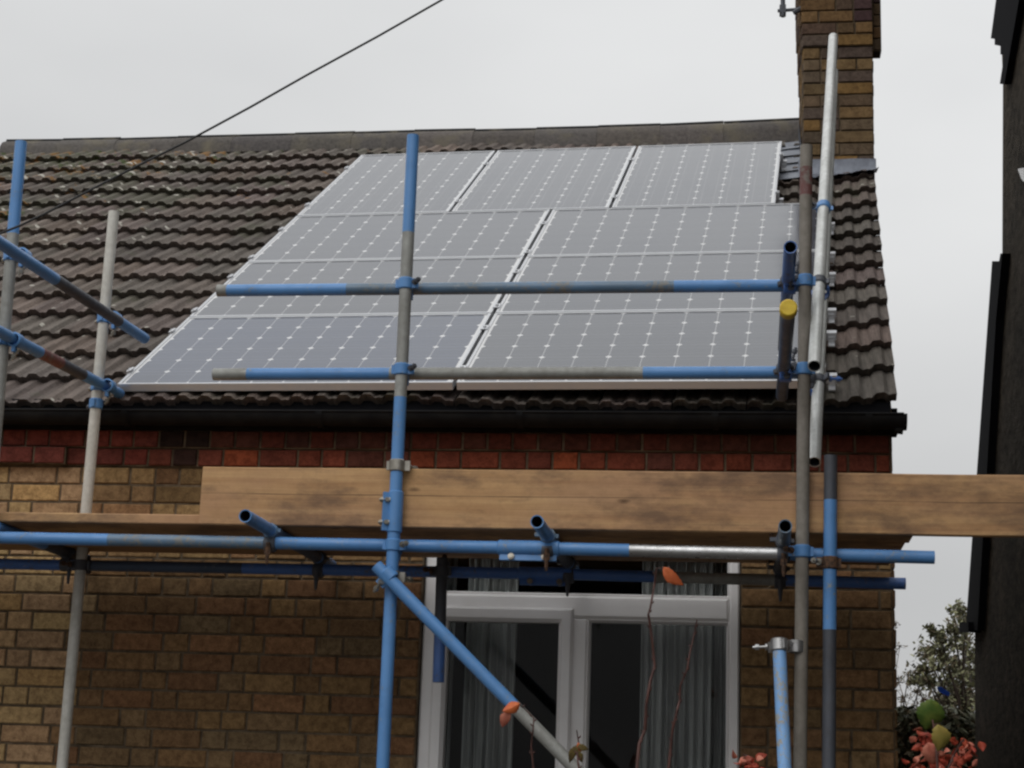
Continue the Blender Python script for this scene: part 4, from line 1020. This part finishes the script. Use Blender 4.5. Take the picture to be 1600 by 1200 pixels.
clump_tree('slender_bare_tree', 9, 1388, [(1400,975,.05),(1406,1010,.07),(1396,1040,.04)], 'bare twigs poking out from behind the corner of the brick house', [L_mid], [1], per=12, ls=.02, r=.03)
def bushmass(name, u0, u1, v, y, dep, label, mats, wts, n=6000, ls=.05):
    a, b = Y(u0, v, y), Y(u1, v, y); o = empty(name, V(((a.x+b.x)/2, y, 0)), label, 'hedge'); mb = MB()
    for k in range(7):
        x = U(a.x, b.x); branch(mb, V((x, y + U(0,dep), 0)), V((0,0,1)), a.z*.5, .03, 2, [], .4)
    ebuild(mb, 'stems', M_bark, o); mb = MB()
    for k in range(n):
        x = U(a.x, b.x); top = a.z + (b.z-a.z)*(x-a.x)/(b.x-a.x) + .16*noise.noise(V((x*2.3, y, 0))) + .07*noise.noise(V((x*9, y, 3)))
        z = top*(1 - abs(random.gauss(0,.28))); leafq(mb, V((x, y + U(0,dep), max(z,.02))), ls*U(.6,1.4), random.choices(range(len(mats)), wts)[0])
    ebuild(mb, 'foliage', mats, o); return o
bushmass('dark_hedge', 1380, 1535, 1118, 8.5, .8, 'dark hedge filling the gap between the two houses', [L_dk, L_mid], [5,2], n=9000, ls=.045)
p = Y(1474, 1080, 6.5); o = MB(); 
o.faces([p+V((-.05,0,.03)), p+V((-.02,-.01,.035)), p+V((.05,0,-.01)), p+V((.045,.01,-.035)), p+V((.0,0,-.02)), p+V((-.04,.01,.0))], [(0,1,2,3,4,5)])
bo = o.build('plastic_scrap', M_dblue); sm = bo.modifiers.new('t', 'SOLIDIFY'); sm.thickness = .004; tag(bo, 'small scrap of bright blue plastic caught in front of the pale tree', 'plastic scrap')
M_scrap = mat('blue_plastic', (.05,.17,.85), .5); bo.data.materials[0] = M_scrap

# ------------------------------------------------------------------ garden plants in front
def leaf(c, along, side, L, w_, name, m, parent, label=None, fold=.25):
    a = V(along).normalized(); b = (V(side) - a*V(side).dot(a)).normalized(); n = a.cross(b); mb = MB()
    prof_ = [(0,0),(.07,.34),(.13,.52),(.2,.78),(.27,.76),(.35,.98),(.43,.92),(.5,1.02),(.58,.86),(.66,.84),(.73,.64),(.8,.56),(.87,.33),(.93,.2),(1,0)]
    mid = []; lf = []; rt = []; tw = U(-.5,.5); sd = U(-.18,.18)
    for f, wd in prof_:
        bend = n*(-.38*L*f*f) + b*(sd*L*math.sin(f*3)); q = c + a*L*f + bend; jag = U(.92,1.06)
        mid.append(q); fo = fold + tw*f; lf.append(q + b*w_*.5*wd*jag + n*fo*w_*.7*wd); rt.append(q - b*w_*.5*wd*U(.92,1.06) + n*(fold - tw*f*.5)*w_*.7*wd)
    k = len(prof_); pts = mid + lf + rt
    mb.faces(pts, [(i, i+1, k+i+1, k+i) for i in range(k-1)] + [(i+1, i, 2*k+i, 2*k+i+1) for i in range(k-1)])
    o = ebuild(mb, name, m, parent, smooth=True)
    so_ = o.modifiers.new('t', 'SOLIDIFY'); so_.thickness = .0008
    if label: o['label'] = label
    return o
def stem(px, y, parent, r0=.0058, r1=.0026, thorns=True, m=None):
    pts = [Y(u, v, y + .02*math.sin(i*1.7)) for i, (u, v) in enumerate(px)]
    # carry the stem down to the soil
    last = pts[-1]; g = V((last.x - .1, y+.05, 0)); pts += [last + (g-last)*.35 + V((.02,0,0)), last + (g-last)*.7, g]
    n = len(pts); mb = MB(); mb.tube(pts, [r1 + (r0-r1)*i/(n-1) for i in range(n)], 8)
    for i in range(n-1):
        for k in range(1 + (rnd() < .4)):
            q = pts[i] + (pts[i+1]-pts[i])*rnd(); s = 1 if rnd() < .5 else -1
            mb.tube([q, q + V((s*.006, -.002, .004)), q+V((s*.008,-.002,.008))], [.0026,.002,.001], 5)
    return ebuild(mb, 'stem', m or M_stem, parent, smooth=True)
yP = -2.6
sh1 = empty('young_shrub', V((Y(1000,1200,yP).x - .1, yP+.05, 0)), 'thin reddish stem with one orange leaf at its tip, before the window', 'shrub', 'leggy garden shrubs in front of the wall')
stem([(1026,888),(1023,912),(1016,950),(1013,960),(1019,1000),(1023,1040),(1016,1065),(1010,1100),(1008,1140),(999,1162),(995,1205)], yP, sh1)
leaf(Y(1036,886,yP), Y(1073,916,yP)-Y(1036,886,yP), (1,0,.9), .075, .036, 'leaf', L_or, sh1)
mb = MB(); mb.tube([Y(1026,888,yP), Y(1037,887,yP)], .0012, 6); ebuild(mb, 'leaf_stalk', M_stem, sh1)
sh2 = empty('young_shrub', V((Y(1045,1200,yP).x - .1, yP+.3, 0)), 'thin pinkish bare stem, right of the one carrying the orange leaf', 'shrub', 'leggy garden shrubs in front of the wall')
stem([(1089,968),(1085,990),(1078,1020),(1074,1045),(1063,1072),(1062,1095),(1058,1110),(1051,1140),(1048,1170),(1044,1205)], yP+.25, sh2, .0055, .002)
sh3 = empty('young_shrub', V((Y(832,1200,yP).x - .1, yP+.05, 0)), 'short dark stem with two curled orange leaves hanging over the diagonal brace', 'shrub', 'leggy garden shrubs in front of the wall')
stem([(812,1100),(820,1108),(834,1122),(833,1140),(830,1165),(834,1205)], yP, sh3, .004, .0012)
leaf(Y(812,1099,yP), Y(786,1112,yP)-Y(812,1099,yP), (.3,0,1), .052, .034, 'leaf', L_or, sh3)
leaf(Y(797,1112,yP), Y(780,1143,yP)-Y(797,1112,yP), (1,0,.3), .05, .03, 'leaf', L_pink, sh3)
sh4 = empty('young_shrub', V((Y(905,1200,yP).x - .1, yP+.05, 0)), 'dark twig with small brown withered leaves in front of the white mullion', 'shrub', 'leggy garden shrubs in front of the wall')
stem([(901,1141),(904,1160),(902,1180),(905,1205)], yP, sh4, .004, .0015)
for (u0,v0,u1,v1,wd,mm) in ((903,1164,890,1190,.022,L_brn),(903,1164,918,1170,.018,L_brn),(902,1172,908,1190,.018,L_brn),(903,1160,906,1176,.014,L_or)):
    leaf(Y(u0,v0,yP), Y(u1,v1,yP)-Y(u0,v0,yP), (1,0,.4), (Y(u1,v1,yP)-Y(u0,v0,yP)).length*1.1, wd, 'leaf', mm, sh4)
def redbush(root, spots, y, n, u_root):
    for (u, v, rad_) in spots:
        c = Y(u, v, y)
        for k in range(n):
            q = c + V((random.gauss(0,rad_), random.gauss(0,rad_*.6), random.gauss(0,rad_*.7)))
            leaf(q, (U(-1,1),U(-.4,.4),U(-1,.3)), (U(-1,1),U(-.3,.3),U(-1,1)), U(.018,.036), U(.012,.022), 'leaf', random.choice([L_red,L_red,L_pink]), root)
sh5 = empty('red_leaved_shrub', V((Y(1168,1200,yP).x, yP, 0)), 'tip of a salmon red leaved shrub at the bottom edge, below the pale blue tube', 'shrub', 'red leaved shrubs along the bottom edge')
stem([(1166,1180),(1167,1205)], yP, sh5, .006, .003); redbush(sh5, [(1160,1188,.014),(1180,1190,.012),(1165,1202,.02)], yP, 7, 1168)
sh6 = empty('red_leaved_shrub', V((Y(1470,1200,yP).x, yP, 0)), 'red leaved shrub topped by a green and a yellow leaf, between the houses', 'shrub', 'red leaved shrubs along the bottom edge')
stem([(1450,1095),(1456,1120),(1462,1150),(1465,1205)], yP, sh6, .006, .002)
stem([(1505,1155),(1490,1180),(1480,1205)], yP, sh6, .005, .002)
leaf(Y(1456,1092,yP), (-.12,0,-1), (1,.2,.1), .085, .082, 'leaf', L_grn, sh6, 'green leaf', .12)
leaf(Y(1465,1132,yP-.12), (.08,0,-1), (1,.2,-.1), .07, .055, 'leaf', L_yel, sh6, 'yellow leaf', .12)
leaf(Y(1450,1160,yP), (.25,0,-1), (1,0,.25), .06, .05, 'leaf', L_pink, sh6)
redbush(sh6, [(1443,1150,.01),(1503,1162,.016),(1490,1176,.016),(1507,1182,.014),(1462,1196,.018),(1425,1197,.012),(1492,1203,.02),(1442,1206,.016),(1470,1180,.02),(1448,1170,.012),(1515,1170,.01),(1478,1205,.02)], yP+.08, 8, 1470)

#print('P1', P1, proj(V((P1.x,-.06,P1.z))), 'P3', P3_, 'P0', P0, 'g1', g1A, g1B, 'g2', g2A, g2B, 'ra', raA, raB, 'uA', uA, 'lwA', lwA, 'chim', cx0, cx1, cy, 'ridge', ridY, ridZ, 'verge', verge_x(eY), 'neigh', P_[0:3])
